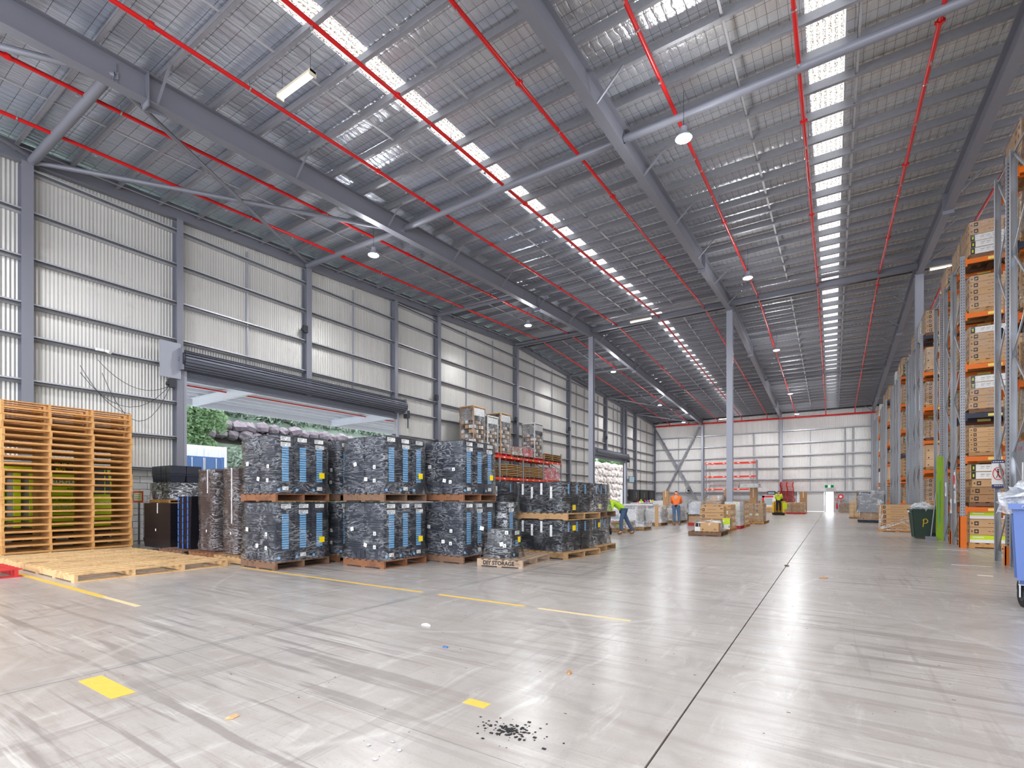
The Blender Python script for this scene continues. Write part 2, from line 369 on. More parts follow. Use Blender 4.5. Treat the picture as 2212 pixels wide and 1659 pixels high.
for x0, x1 in sky_x:
    for a, b in ((YN, YR), (YR, YF + .4)):
        m = MB(); n = 12; w = (x1 - x0) / n
        prof = [(x0 + i * w, (.02 if i % 2 else 0)) for i in range(n + 1)]
        vs = [(x, a, shz(a) + .02 + z) for x, z in prof] + [(x, b, shz(b) + .02 + z) for x, z in prof]
        m.add(vs, [(i, i + 1, n + 2 + i, n + 1 + i) for i in range(n)])
        m.build('skylight', M_SKY, ceil_o)
PY = []
y = 10.6 - 1.117 * 16
while y < YF - .3:
    if abs(y - YR) > .35: PY.append(y)
    y += 1.117
pm = {}
for y in PY:   # Z purlins, web on the far side of the flanges
    m = MB(); x0, x1 = -18.3, XE; z = 0
    m.box(x0, x1, -.004, .004, 0, .25); m.box(x0, x1, -.075, -.004, 0, .008); m.box(x0, x1, .004, .075, .245, .25); m.box(x0, x1, -.078, -.072, 0, .02)
    o = m.build('purlin', M_GALVD, ceil_o, (0, y, sof(y) + .61))
BX = [-15.2, -9.8, -7.3, -1.86, .45]
bm = MB(); bm.box(-.028, .028, .01, 1.107, 0, .012); bm.box(-.028, -.02, .01, 1.107, 0, .05); bme = bm.mesh('bridging', M_GALV)
for a, b in zip(PY, PY[1:]):
    if b - a > 1.3: continue
    for x in BX:
        if a < 0 or a > 58: continue
        o = link('bridging', bme, ceil_o, (x, a, sof(a) + .66), rot=(math.atan2(sof(b) - sof(a), b - a), 0, 0))
ex = MB()
for a, b in zip(PY, PY[1:]):
    if b - a < 1.3:
        for x in (5.9, 8.5, 13.8): ex.bar((x, a, sof(a) + .67), (x, b, sof(b) + .67), .05, .03)
ex.build('bridging', M_GALV, ceil_o, kind='stuff')
# long rafters with bolted splices and flange stiffeners
for X in (XA, XB, XC, XD, 19.0):
    for a, b in ((YN, 21.7), (21.7, YR), (YR, 36.2), (36.2, 52.8), (52.8, YF)):
        m = MB(); h0 = .60
        m.ibar((X, a, sof(a) + .30), (X, b, sof(b) + .30), .24, h0, .02, .014)
        m.build('rafter', M_STEEL, ceil_o)
    for y in (21.7, 36.2, 52.8):
        m = MB(); m.box(X - .15, X + .15, y - .03, y + .03, sof(y) - .12, sof(y) + .62)
        for k in range(5):
            for sx_ in (-.09, .09): m.cyl((X + sx_, y - .05, sof(y) + .02 + k * .13), (X + sx_, y + .05, sof(y) + .02 + k * .13), .016, None, 6)
        m.build('splice_plate', M_STEEL, ceil_o)
m = MB(); y = 4.75
m.box(XA - .12, XA + .14, y - .015, y + .015, sof(y) - .12, sof(y) + .62); m.prism([(y - .05, sof(y) + .02), (y + .55, sof(y) + .05), (y, sof(y) - .14)], 0, XA - .12, XA - .1)
m.build('gusset_plate', M_STEEL, ceil_o)
# fly braces from the rafter's bottom flange up to the purlins
for X in (XB, XC, XA):
    for i, yy in enumerate(PY):
        if yy < 1.2 or i % 3 != (1 if X != XA else 2): continue
        s_ = 1
        if yy > YR and X != XA: s_ = -1
        if 13 < yy < 20.5 and X == XC: continue
        m = MB(); m.bar((X + s_ * .08, yy - .08, sof(yy) + .04), (X + s_ * .72, yy - .08, sof(yy) + .63), .04, .04)
        m.build('fly_brace', M_STEEL, ceil_o)
def strut(p, q, r, nm='roof_strut', mat=None):
    m = MB(); m.cyl(p, q, r, None, 14); p, q = Vector(p), Vector(q); d = (q - p).normalized()
    for e, k in ((p, 1), (q, -1)): m.bar(e - d * .06 * k, e + d * .14 * k, .02, r * 2.3)
    m.build(nm, mat or M_STEEL, ceil_o)
for y in (-3.9, 4.2, 12.45, 20.4, 28.2, 36.4, 44.3, 52.3):
    strut((-17.9, y, sof(y) + .42), (XA - .02, y, sof(y) + .35), .105 if y < 13 else .085)
for y in (12.5, 44.3):
    for a, b in ((XA, XB), (XB, XC), (XC, XD)): strut((a + .02, y, sof(y) + .36), (b - .02, y, sof(y) + .36), .10 if y < 20 else .075)
for a, b in ((4.2, 12.4), (52.3, 59.3), (44.3, 52.3), (-3.9, 4.2)):
    strut((-17.85, a, sof(a) + .40), (XA, b, sof(b) + .22), .065, 'wind_brace'); strut((XA, a, sof(a) + .08), (-17.85, b, sof(b) + .5), .055, 'wind_brace')
# ridge beams between the columns with the cable tray beside them
for a, b in ((XA, XB), (XB, XC), (XC, XD), (XW + .3, XA)):
    m = MB(); m.ibar((a + .05, YR, sof(YR) + .42), (b - .05, YR, sof(YR) + .42), .2, .3); m.build('ridge_beam', M_STEEL, ceil_o)
m = MB(); m.box(XA, XD, YR - .75, YR - .45, sof(YR) + .55, sof(YR) + .56); m.box(XA, XD, YR - .76, YR - .75, sof(YR) + .55, sof(YR) + .62); m.box(XA, XD, YR - .45, YR - .44, sof(YR) + .55, sof(YR) + .62)
tray = m.build('cable_tray', M_STEELL); tray['label'] = 'long pale cable tray running under the roof beside the ridge beams'; tray['category'] = 'cable tray'
m = MB()
for k in range(3): m.cyl((XA, YR - .68 + k * .08, sof(YR) + .58), (XD, YR - .68 + k * .08, sof(YR) + .58), .014, None, 5)
m.build('cable', M_BLACK, tray)
# --- left wall
def corr(y0, y1, z0, z1, axis='y', at=XW, pitch=.087, amp=.018, mat=None, sgn=1):
    m = MB(); n = max(2, int((y1 - y0) / pitch * 2)); w = (y1 - y0) / n; vs = []
    f0 = z0 if callable(z0) else (lambda _: z0); f1 = z1 if callable(z1) else (lambda _: z1)
    for i in range(n + 1):
        y = y0 + i * w; d = at + sgn * (amp if i % 2 else 0)
        for z in (f0(y), f1(y)): vs.append((d, y, z) if axis == 'y' else (y, d, z))
    m.add(vs, [(2 * i, 2 * i + 2, 2 * i + 3, 2 * i + 1) for i in range(n)], 0, False)
    return m
wt = lambda y: shz(y) - .09      # the cladding stops short of the roof, daylight shows through the gap
D1, D2 = (7.92, 17.45), (41.3, 49.2)
DZ1, DZ2 = 5.35, 5.15
wl = MB(); wl.box(XW - .25, XW - .02, YN, D1[0], 0, 2.25); wl.box(XW - .25, XW - .02, D1[1], D2[0], 0, 2.25); wl.box(XW - .25, XW - .02, D2[1], YF + .2, 0, 2.25)
wall_o = wl.build('wall_left', M_BLOCK, kind='structure')
for a, b, z0 in ((YN, D1[0], 2.25), (D1[0], 12.5, DZ1), (12.5, D1[1], DZ1), (D1[1], 28.4, 2.25), (28.4, 36.4, 2.25), (36.4, D2[0], 2.25), (D2[0], D2[1], DZ2), (D2[1], YF + .1, 2.25)):
    corr(a, b, z0, wt, mat=M_CLAD).build('cladding_sheet', M_CLAD, wall_o)
GZ = [2.33, 3.36, 4.50, 5.68, 6.54, 7.76, 9.0, 10.12, 10.95]
colY = [-3.9, 4.1, 7.75, 12.5, 17.3, 20.45, 28.4, 36.4, 41.1, 44.2, 48.6, 49.45, 52.5, 59.3]
for a, b in zip([YN] + colY, colY):
    for z in GZ:
        mid = (a + b) / 2
        if z > sof(mid) + .25: continue
        if (D1[0] - .1 < mid < D1[1] + .1 and z < 6.2) or (D2[0] - .1 < mid < D2[1] + .1 and z < 5.9): continue
        m = MB(); m.box(XW + .02, XW + .22, a, b, z, z + .010); m.box(XW + .02, XW + .22, a, b, z - .10, z - .09); m.box(XW + .212, XW + .22, a, b, z - .03, z); m.box(XW + .02, XW + .03, a, b, z - .1, z); m.box(XW + .212, XW + .22, a, b, z - .1, z - .085)
        m.build('girt', M_GALV, wall_o)
for y in (10.1, 14.9, 23.1, 25.8, 31.0, 33.7, 38.0, 39.6, 46.4, 47.5, 54.6, 56.8, .1, 42.6):
    z0 = 6.0 if D1[0] < y < D1[1] else (5.6 if D2[0] < y < D2[1] else 2.33)
    m = MB(); m.box(XW + .06, XW + .12, y - .02, y + .02, z0, sof(y) + .2); m.build('sag_rod', M_STEELL, wall_o)
for y in colY:
    if y in (12.5,): z0 = 5.5
    elif y == 17.3: z0 = 5.5
    elif y in (44.2, 48.6): z0 = 5.3
    else: z0 = 0
    w = .24 if y in (-3.9, 4.1, 12.5, 20.45, 28.4, 36.4, 44.2, 52.5, 59.3) else .19
    m = MB(); m.ibar((XW + .18, y, z0), (XW + .18, y, sof(y) + .35), w, .34, .018, .012, up=(1, 0, 0)); m.build('wall_column', M_STEEL, wall_o)
for a, b in ((YN, 4.1), (4.1, 12.5), (12.5, 20.45), (20.45, YR), (YR, 36.4), (36.4, 44.2), (44.2, 52.5), (52.5, YF)):
    m = MB(); m.ibar((XW + .16, a, sof(a) + .60), (XW + .16, b, sof(b) + .60), .18, .46, .015); m.box(XW + .30, XW + .33, a, b, 0, 0.001) if 0 else None
    m.build('wall_rafter', M_STEEL, wall_o)
m = MB()
for a, b in ((YN, YR), (YR, YF)): m.cyl((XW + .44, a, sof(a) + .62), (XW + .44, b, sof(b) + .62), .02, None, 6)
m.build('conduit', M_STEELL, wall_o)
for k, (y0_, y1_, z0_, z1_, dip) in enumerate(((5.6, 7.6, 5.35, 5.05, .5), (5.7, 7.5, 5.0, 5.0, 1.3), (5.2, 7.55, 4.9, 5.1, .9), (5.2, 6.4, 5.1, 3.9, .3))):
    m = MB(); P_ = [(XW + .30, y0_ + (y1_ - y0_) * q / 10, z0_ + (z1_ - z0_) * q / 10 - dip * 4 * (q / 10) * (1 - q / 10)) for q in range(11)]
    m.tube(P_, .008, 5); m.build('hanging_cable', M_DARK, wall_o)
for y_, z_ in ((7.5, 4.9), (12.3, 8.0), (20.2, 6.6), (20.2, 4.2), (28.15, 6.5), (36.2, 6.8), (44.0, 6.9)):
    m = MB(); m.box(XW + .28, XW + .42, y_ - .09, y_ + .09, z_, z_ + .28); m.cyl((XW + .36, y_ - .09, z_ + .1), (XW + .36, y_ - .16, z_ + .1), .06, None, 8); m.build('wall_light_box', M_DARK, wall_o)
m = MB(); m.box(XW + .26, XW + .30, 5.55, 5.75, 5.62, 5.7); m.cyl((XW + .3, 5.8, 5.66), (XW + .42, 5.86, 5.6), .05, None, 8); m.build('security_camera', M_WHITE, wall_o)
# concrete blocks of the low wall that show beside the door
bl = MB(); bl.box(-.02, .02, -.193, .193, -.093, .093); blm = bl.mesh('block', M_BLOCK)
for r in range(11):
    for k in range(8):
        yy = 4.75 + k * .4 + (.2 if r % 2 else 0)
        if yy < D1[0] - .3: link('concrete_block', blm, wall_o, (XW + .0, yy, .12 + r * .2))
# --- roller doors
def roller_door(idx, y0, y1, zb, zt, r, xx, ribs=True):
    m = MB(); n = 26; vs = []
    # curtain slats below the drum
    z = zb
    while z < zt - .02:
        m.box(xx, xx + .012, y0, y1, z, z + .05); m.box(xx + .012, xx + .03, y0, y1, z + .012, z + .038); z += .056
    d = m.build('door_%d' % idx, M_DRUM, kind='structure')
    m = MB(); cx, cz = xx + .12, zt + r * .92
    for k in range(20):
        a0, a1 = 2 * math.pi * k / 20, 2 * math.pi * (k + .62) / 20; a2 = 2 * math.pi * (k + 1) / 20
        q = [(cx + math.cos(a) * rr, cz + math.sin(a) * rr) for a, rr in ((a0, r), (a1, r), (a1, r - .045), (a2, r - .045))]
        v = [(x, y0 - .15, z_) for x, z_ in q] + [(x, y1 + .25, z_) for x, z_ in q]
        m.add(v, [(0, 4, 5, 1), (1, 5, 6, 2), (2, 6, 7, 3)])
    m.build('door_drum', M_DRUM, d)
    m = MB()
    for yy in (y0 - .2, y1 + .27):
        m.box(cx - r * .9, cx + r * .75, yy - .03, yy + .03, cz - r * 1.1, cz + r * 1.05); m.cyl((cx, yy - .06, cz), (cx, yy + .06, cz), .09, None, 10)
    m.build('drum_bracket', M_STEEL, d)
    m = MB(); m.cyl((cx, y0 - .21, cz), (cx, y0 - .14, cz), r * .95, None, 22); m.cyl((cx, y1 + .24, cz), (cx, y1 + .3, cz), r * .95, None, 22); m.build('drum_end', M_DARK, d)
    for yy in (y0, y1):
        m = MB(); m.box(xx - .06, xx + .06, yy - .05, yy + .05, 0, zt + .3); m.build('door_guide', M_STEELL, d)
    m = MB(); m.box(xx + .1, xx + .35, y1 + .32, y1 + .5, zt - .25, zt + .12); m.tube([(xx + .3, y1 + .42, zt - .2), (xx + .3, y1 + .42, zt - .75)], .03, 6); m.build('chain_hoist', M_DARK, d)
    return d
roller_door(1, D1[0], D1[1], 5.22, 5.55, .33, XW + .24)
roller_door(2, D2[0], D2[1], 4.95, 5.3, .3, XW + .24)
m = MB(); m.box(XW + .36, XW + .40, 7.15, 7.75, 5.2, 6.35); m.build('bracket_plate', M_STEELL, wall_o)
# --- back wall
DX = (-.68, .06)
wb = MB(); wb.box(XW - .2, -3.1, YF, YF + .2, 0, 2.1); wb.box(DX[1], XE, YF, YF + .2, 0, 2.1); wb.box(-.75, DX[0], YF, YF + .2, 0, 2.1)
wallb = wb.build('wall_back', M_BLOCK, kind='structure')
for a, b in ((XW, XA), (XA, XB), (XB, XC), (XC, XD), (XD, XE)):
    corr(a, b, 2.1, shz(YF) + .05, 'x', YF - .02, .10, .022, sgn=-1).build('cladding_sheet', M_CLADB, wallb)
bcol = [XW + .1, XA, XB, XC, XD, 19.0]
for a, b in zip(bcol, bcol[1:]):
    for z in (2.12, 3.42, 4.65, 5.9, 7.16, 8.46):
        m = MB(); m.box(a, b, YF - .24, YF - .04, z, z + .01); m.box(a, b, YF - .24, YF - .04, z - .10, z - .09); m.box(a, b, YF - .24, YF - .232, z - .1, z)
        m.build('girt', M_GALV, wallb)
for x in bcol:
    m = MB(); m.ibar((x, YF - .25, 0), (x, YF - .25, sof(YF) - (0 if x > -18 else -.1)), .24, .36, .02, .012, up=(0, 1, 0)); m.build('wall_column', M_STEELL, wallb)
for x in (-15.2, -7.2, -2.0, .95, 1.6, 5.9, 8.4):
    m = MB(); m.box(x - .03, x + .03, YF - .16, YF - .10, 2.12, 8.46); m.build('sag_rod', M_STEELL, wallb)
for p, q in (((-17.8, YF - .42, 9.5), (-12.9, YF - .42, .9)), ((-12.8, YF - .50, 9.5), (-17.0, YF - .50, 1.2))):
    m = MB(); m.bar(p, q, .12, .16)
    for t in (.2, .35, .5, .65, .8): c_ = Vector(p).lerp(Vector(q), t); m.box(c_.x - .12, c_.x + .12, c_.y, c_.y + .06, c_.z - .12, c_.z + .12)
    m.build('wall_brace', M_STEEL, wallb)
m = MB(); m.box(XW, XE, YF - .35, YF - .05, sof(YF) + .62, sof(YF) + .86); m.build('end_purlin', M_DARK, wallb)
# roller shutter and open doorway in the back wall
m = MB(); z = .02
while z < 2.02: m.box(-3.08, -.78, YF - .06, YF - .02, z, z + .085); m.box(-3.08, -.78, YF - .03, YF - .01, z + .085, z + .11); z += .11
m.build('door_3', M_WHITE, kind='structure')
m = MB(); m.box(DX[0], DX[0] + .05, YF - .04, YF + .1, 0, 2.04); m.box(DX[1] - .05, DX[1], YF - .04, YF + .1, 0, 2.04); m.box(DX[0], DX[1], YF - .04, YF + .1, 2.0, 2.06)
d4 = m.build('door_4', M_WHITE, kind='structure')
m = MB(); m.box(DX[0] - .02, DX[0] + .02, YF + .05, YF + .8, 0.02, 2.0); m.build('door_leaf', M_WHITE, d4)
# right side wall far beyond the racks
m = corr(YN, YF, 0, 2.6, 'y', XE, .3, .03, sgn=-1); wr_ = m.build('wall_right', M_CLAD, kind='structure')
corr(YN, YF, 2.6, wt, 'y', XE, .3, .03, sgn=-1).build('fill_light_sheet', M_SKY, wr_)  # unseen translucent upper wall, added so daylight fills the roof
# --- standing columns under the ridge
for nm, X, lab in (('a', XA, 'tall grey steel column standing left of centre beyond the wrapped tub loads'), ('b', XB, 'tall grey steel column in the middle of the hall behind the carton pallets'), ('c', XC, 'grey steel column rising beside the tall orange racks')):
    t = thing('steel_column', lab, 'column', (X, YR, 0))
    m = MB(); m.ibar((0, 0, .02), (0, 0, sof(YR) - .02), .30, .30, .022, .014, up=(0, 1, 0)); m.build('column_shaft', M_STEELL if nm != 'b' else M_STEELL, t)
    m = MB(); m.box(-.22, .22, -.22, .22, 0, .02); m.build('base_plate', M_STEEL, t)
    m = MB(); m.box(-.2, .2, -.02, .02, sof(YR) - .02, sof(YR) + .6) if 0 else m.box(-.18, .18, -.18, .18, sof(YR) - .02, sof(YR)); m.build('cap_plate', M_STEEL, t)
    if nm == 'c': bpy.context.view_layer.update()
# --- sprinkler pipes
PX = [-16.1, -13.95, -10.85, -8.35, -5.88, -3.25, -.63, 1.78, 4.35]
PL = ['first red sprinkler pipe out from the left wall', 'second red sprinkler pipe, left of the long left rafter', 'third red sprinkler pipe, right of the long left rafter', 'red sprinkler pipe running along the left skylight strip',
      'red sprinkler pipe between left skylight and middle rafter', 'red sprinkler pipe just right of the middle rafter', 'red sprinkler pipe beside the right skylight strip', 'red sprinkler pipe left of the rafter next to the racks', 'red sprinkler pipe above the tall racks']
spr = MB(); spr.cyl((0, 0, -.03), (0, 0, -.10), .016, None, 6); spr.cyl((0, 0, -.10), (0, 0, -.11), .035, None, 8); spr_m = spr.mesh('sprinkler_head', M_SILV)
cpl = MB(); cpl.cyl((0, -.05, 0), (0, .05, 0), .062, None, 12); cpl.box(-.085, .085, -.03, .03, -.02, .02); cpl_m = cpl.mesh('pipe_coupling', M_RED)
clp = MB(); clp.cyl((0, -.015, 0), (0, .015, 0), .055, None, 12); clp.box(-.006, .006, -.01, .01, .04, .17); clp_m = clp.mesh('pipe_hanger', M_SILV)
pz = lambda y: sof(y) + .42
for i, X in enumerate(PX):
    t = thing('sprinkler_pipe', PL[i], 'pipe', (X, 0, 0))
    for a, b in ((YN, YR), (YR, YF - .6)):
        m = MB(); m.cyl((0, a, pz(a)), (0, b, pz(b)), .044, None, 12); m.build('pipe_run', M_RED, t)
    m = MB(); m.cyl((0, YF - .6, pz(YF)), (0, YF - .6, 9.72), .04, None, 8); m.build('riser_pipe', M_RED, t)
    y = 1.6 + (i * 1.3) % 3
    k = 0
    while y < 56:
        link('pipe_coupling', cpl_m, t, (0, y, pz(y))); link('sprinkler_head', spr_m, t, (0, y + 1.1, pz(y + 1.1)))
        if y < 40: link('pipe_hanger', clp_m, t, (0, y + 1.9, pz(y + 1.9))); link('sprinkler_head', spr_m, t, (0, y + 3.4, pz(y + 3.4)))
        y += 5.6; k += 1
t = thing('sprinkler_header', 'bright red header pipe along the top of the back wall', 'pipe', (0, YF - .6, 0))
m = MB(); m.cyl((-17.7, 0, 9.86), (4.6, 0, 9.62), .085, None, 12); m.build('pipe_run', M_RED, t)
for x in (-14.5, -10, -6, -1.5, 2.6): link('pipe_coupling', cpl_m, t, (x, 0, 9.86 - .0108 * (x + 17.7)), rot=(0, 0, RX))
# --- lamps
lamp_em = emis('lamp_led', (250, 252, 255), 60.0)
def high_bay(x, y, lab, seen=True):
    z = 9.05 + (sof(y) - 9.63) + (0 if y < YR else .1)
    t = thing('high_bay_lamp', lab, 'lamp', (x, y, z))
    m = MB(); m.cyl((0, 0, .04), (0, 0, .17), .19, .10, 18); m.cyl((0, 0, .17), (0, 0, .30), .08, .08, 12); m.build('lamp_housing', M_STEELL, t)
    m = MB(); m.cyl((0, 0, .028), (0, 0, .04), .17, .17, 18); m.build('lamp_lens', lamp_em, t)
    m = MB(); m.cyl((0, 0, .3), (0, 0, sof(y) + .6 - z), .006, None, 5); m.build('suspension_wire', M_DARK, t)
    L = bpy.data.lights.new('high_bay_light', 'AREA'); L.shape = 'DISK'; L.size = .36; L.energy = LAMP_W * (1.5 if y > 42 else 1.0); L.color = (.96, .98, 1.0); L.spread = math.radians(165)
    o = bpy.data.objects.new('high_bay_light', L); COL.objects.link(o); o.location = (0, 0, .0); o.parent = t
    L = bpy.data.lights.new('roof_fill_light', 'POINT'); L.shadow_soft_size = .2; L.energy = LAMP_W * .5; L.color = (.96, .98, 1.0)   # added fill below each lamp, brightens the roof steel and foil
    o = bpy.data.objects.new('roof_fill_light', L); COL.objects.link(o); o.location = (0, 0, -.28); o.parent = t
NT5 = ['nearest', 'second', 'third', 'fourth', 'farthest']
for i, y in enumerate((11.9, 22.3, 34.3, 45.8, 54.5)): high_bay(-13.4, y, '%s high bay lamp in the row near the left wall' % NT5[i])
for i, y in enumerate((12.0, 22.4, 34.7, 46.5, 55.0)): high_bay(-2.95, y, '%s high bay lamp in the row right of the middle rafter' % NT5[i])
for i, y in enumerate((12.0, 23.0, 35, 47)): high_bay(8.6, y, 'high bay lamp above the rack aisles, %s from the front' % NTH[i])
high_bay(-13.4, 1.0, 'high bay lamp left above the floor before the view'); high_bay(-2.95, 1.0, 'high bay lamp above the floor before the view'); high_bay(8.6, .8, 'high bay lamp before the racks')
high_bay(-8.2, -6, 'high bay lamp behind the view on the left'); high_bay(3.0, -6, 'high bay lamp behind the view on the right')
tube_em = emis('fluorescent_tube', (255, 250, 235), 9.0)
def batten(x0, x1, y, z, lab, top):
    t = thing('fluorescent_batten', lab, 'lamp', ((x0 + x1) / 2, y, z)); h = (x1 - x0) / 2
    m = MB(); m.box(-h, h, -.07, .07, 0, .05); m.box(-h, -h + .03, -.08, .08, -.06, .05); m.box(h - .03, h, -.08, .08, -.06, .05); m.build('batten_body', plain('batten_cream', (216, 204, 180), .5), t)
    m = MB(); m.cyl((-h + .03, -.035, -.03), (h - .03, -.035, -.03), .016, None, 8); m.cyl((-h + .03, .035, -.03), (h - .03, .035, -.03), .016, None, 8); m.build('tube', tube_em, t)
    for s_ in (-.85, .85): m = MB(); m.cyl((h * s_, 0, .05), (h * s_, 0, top - z), .004, None, 4); m.build('suspension_wire', M_DARK, t)
batten(-10.1, -8.95, 6.35, 10.05, 'suspended fluorescent batten near the front of the left skylight', sof(6.35) + .6)
batten(-9.3, -8.1, 26.3, 10.95, 'fluorescent batten hanging before the ridge beam at the left skylight', sof(26.3) + .6)
batten(-10.0, -8.8, 55.2, 9.6, 'distant fluorescent batten near the back wall', sof(55) + .6)
batten(3.4, 4.6, 27.2, 11.0, 'fluorescent batten under the roof just right of the rack side column', sof(27) + .6)
# ---------------------------------------------------------------- pallets
_pc = {}
def pallet_parts(w, d, h, nd, nb, mat, deck_along_y=True, nbase=3):
    k = (w, d, h, nd, nb, mat.name, nbase)
    if k in _pc: return _pc[k]
    parts = []
    bh = h - .04; bw = .045
    b = MB(); b.box(-w / 2, w / 2, -bw / 2, bw / 2, .02, .02 + bh)
    bm_ = b.mesh('bearer', mat)
    for i in range(nb): parts.append(('bearer', bm_, (0, -d / 2 + bw / 2 + i * (d - bw) / (nb - 1), 0)))
    bdw = min(.145, w / nd * .66); s = MB(); s.box(-bdw / 2, bdw / 2, -d / 2, d / 2, h - .02, h); sm_ = s.mesh('deck_board', mat)
    for i in range(nd): parts.append(('deck_board', sm_, (-w / 2 + bdw / 2 + i * (w - bdw) / (nd - 1), 0, 0)))
    s2 = MB(); s2.box(-bdw / 2, bdw / 2, -d / 2, d / 2, 0, .02); s2m = s2.mesh('base_board', mat)
    for i in range(nbase): parts.append(('base_board', s2m, (-w / 2 + bdw / 2 + i * (w - bdw) / (nbase - 1), 0, 0)))
    _pc[k] = parts; return parts
def pallet(x0, y0, z, w, d, mat, label, h=.15, nd=7, nb=3, rz=0.0, group=None, nbase=3, simple=False, name='wooden_pallet'):
    """x0,y0 = the corner nearest the camera on the +X / -Y side"""
    c, s = math.cos(rz), math.sin(rz); lx, ly = -w / 2, d / 2
    loc = (x0 + lx * c - ly * s, y0 + lx * s + ly * c, z)
    if simple:
        m = MB()
        for nm, me, p in pallet_parts(w, d, h, nd, nb, mat, nbase=nbase):
            for v in me.polygons: pass
            o = len(m.v); m.v += [tuple(Vector(v.co) + Vector(p)) for v in me.vertices]; m.f += [tuple(i + o for i in f.vertices) for f in me.polygons]; m.mi += [0] * len(me.polygons); m.sm += [False] * len(me.polygons)
        return m.build(name, mat, None, loc, rz, label=label, cat='pallet', group=group)
    t = thing(name, label, 'pallet', loc, rz, group)
    for nm, me, p in pallet_parts(w, d, h, nd, nb, mat, nbase=nbase):
        link(nm, me, t, (p[0] + random.uniform(-.004, .004), p[1], p[2]))
    return t
def wrap_shell(x0, x1, y0, y1, z0, z1, mat, parent, seed=0, flare=.05, top=True, amp=.014, name='stretch_wrap'):
    r = random.Random(seed); m = MB(); nx = max(4, int((x1 - x0) / .13)); ny = max(4, int((y1 - y0) / .13)); nz = max(4, int((z1 - z0) / .12))
    ring = [(x0 + (x1 - x0) * i / nx, y0, 0, -1) for i in range(nx)] + [(x1, y0 + (y1 - y0) * i / ny, 1, 0) for i in range(ny)] + \
           [(x1 - (x1 - x0) * i / nx, y1, 0, 1) for i in range(nx)] + [(x0, y1 - (y1 - y0) * i / ny, -1, 0) for i in range(ny)]
    n = len(ring); vs = []
    for k in range(nz + 1):
        z = z0 + (z1 - z0) * k / nz; f = flare * max(0, 1 - k / 1.6)
        for x, y, nx_, ny_ in ring:
            j = r.uniform(-.3, 1) * amp + f + .004
            cx = 1 if x == x1 else (-1 if x == x0 else 0); cy = 1 if y == y1 else (-1 if y == y0 else 0)
            vs.append((x + (nx_ or cx) * j, y + (ny_ or cy) * j, z + (r.uniform(-.03, .03) if 0 < k < nz else (r.uniform(-.01, .012) if k else 0))))
    fs = [(k * n + i, k * n + (i + 1) % n, (k + 1) * n + (i + 1) % n, (k + 1) * n + i) for k in range(nz) for i in range(n)]
    m.add(vs, fs, 0, True)
    if top: m.add([(x0, y0, z1 + .008), (x1, y0, z1 + .008), (x1, y1, z1 + .008), (x0, y1, z1 + .008), ((x0 + x1) / 2, (y0 + y1) / 2, z1 + .012)], [(0, 1, 4), (1, 2, 4), (2, 3, 4), (3, 0, 4)], 0)
    return m.build(name, mat, parent)
_tc = {}
def tub_meshes(dx, dy, mat, lab=True):
    k = (round(dx, 3), round(dy, 3), mat.name)
    if k in _tc: return _tc[k]
    a, b = dx / 2 - .006, dy / 2 - .006
    m = MB(); m.box(-a, a, -b, b, .02, .042); m.box(-a + .02, a - .02, -b + .02, b - .02, 0, .02); m.box(-a + .008, a - .008, -b + .008, b - .008, .010, .014); nest = m.mesh('tub', mat)
    m = MB(); m.taper(-a + .008, a - .008, -b + .008, b - .008, 0, .2, .022); m.box(-a, a, -b, b, .2, .225)
    for s_ in (-.5, 0, .5): m.box(a * s_ - .012, a * s_ + .012, -b + .006, -b + .02, .03, .2)
    base = m.mesh('tub', mat)
    m = MB(); m.taper(-a, a, -b, b, 0, .03, 0); m.box(-a + .004, a - .004, -b + .004, b - .004, .03, .2)
    top = m.mesh('tub_lid_box', mat)
    _tc[k] = (nest, base, top); return _tc[k]
def label_mesh(w, h, c=None, rows=2):
    k = ('lab', w, h, (c or M_WHITE).name, rows)
    if k in _tc: return _tc[k]
    m = MB(); m.box(-w / 2, w / 2, -.003, 0, -h / 2, h / 2, 0)
    r = random.Random(int(w * 1000))
    for j in range(rows):
        z = h / 2 - (j + .6) * h / (rows + .3); x = -w / 2 + .012
        while x < w / 2 - .02:
            l_ = r.uniform(.006, .02)
            if r.random() < .6: m.box(x, x + l_, -.0045, -.003, z - h * .1, z + h * .08, 1)
            x += l_ + .006
    _tc[k] = m.mesh('label', [c or M_WHITE, M_INK]); return _tc[k]
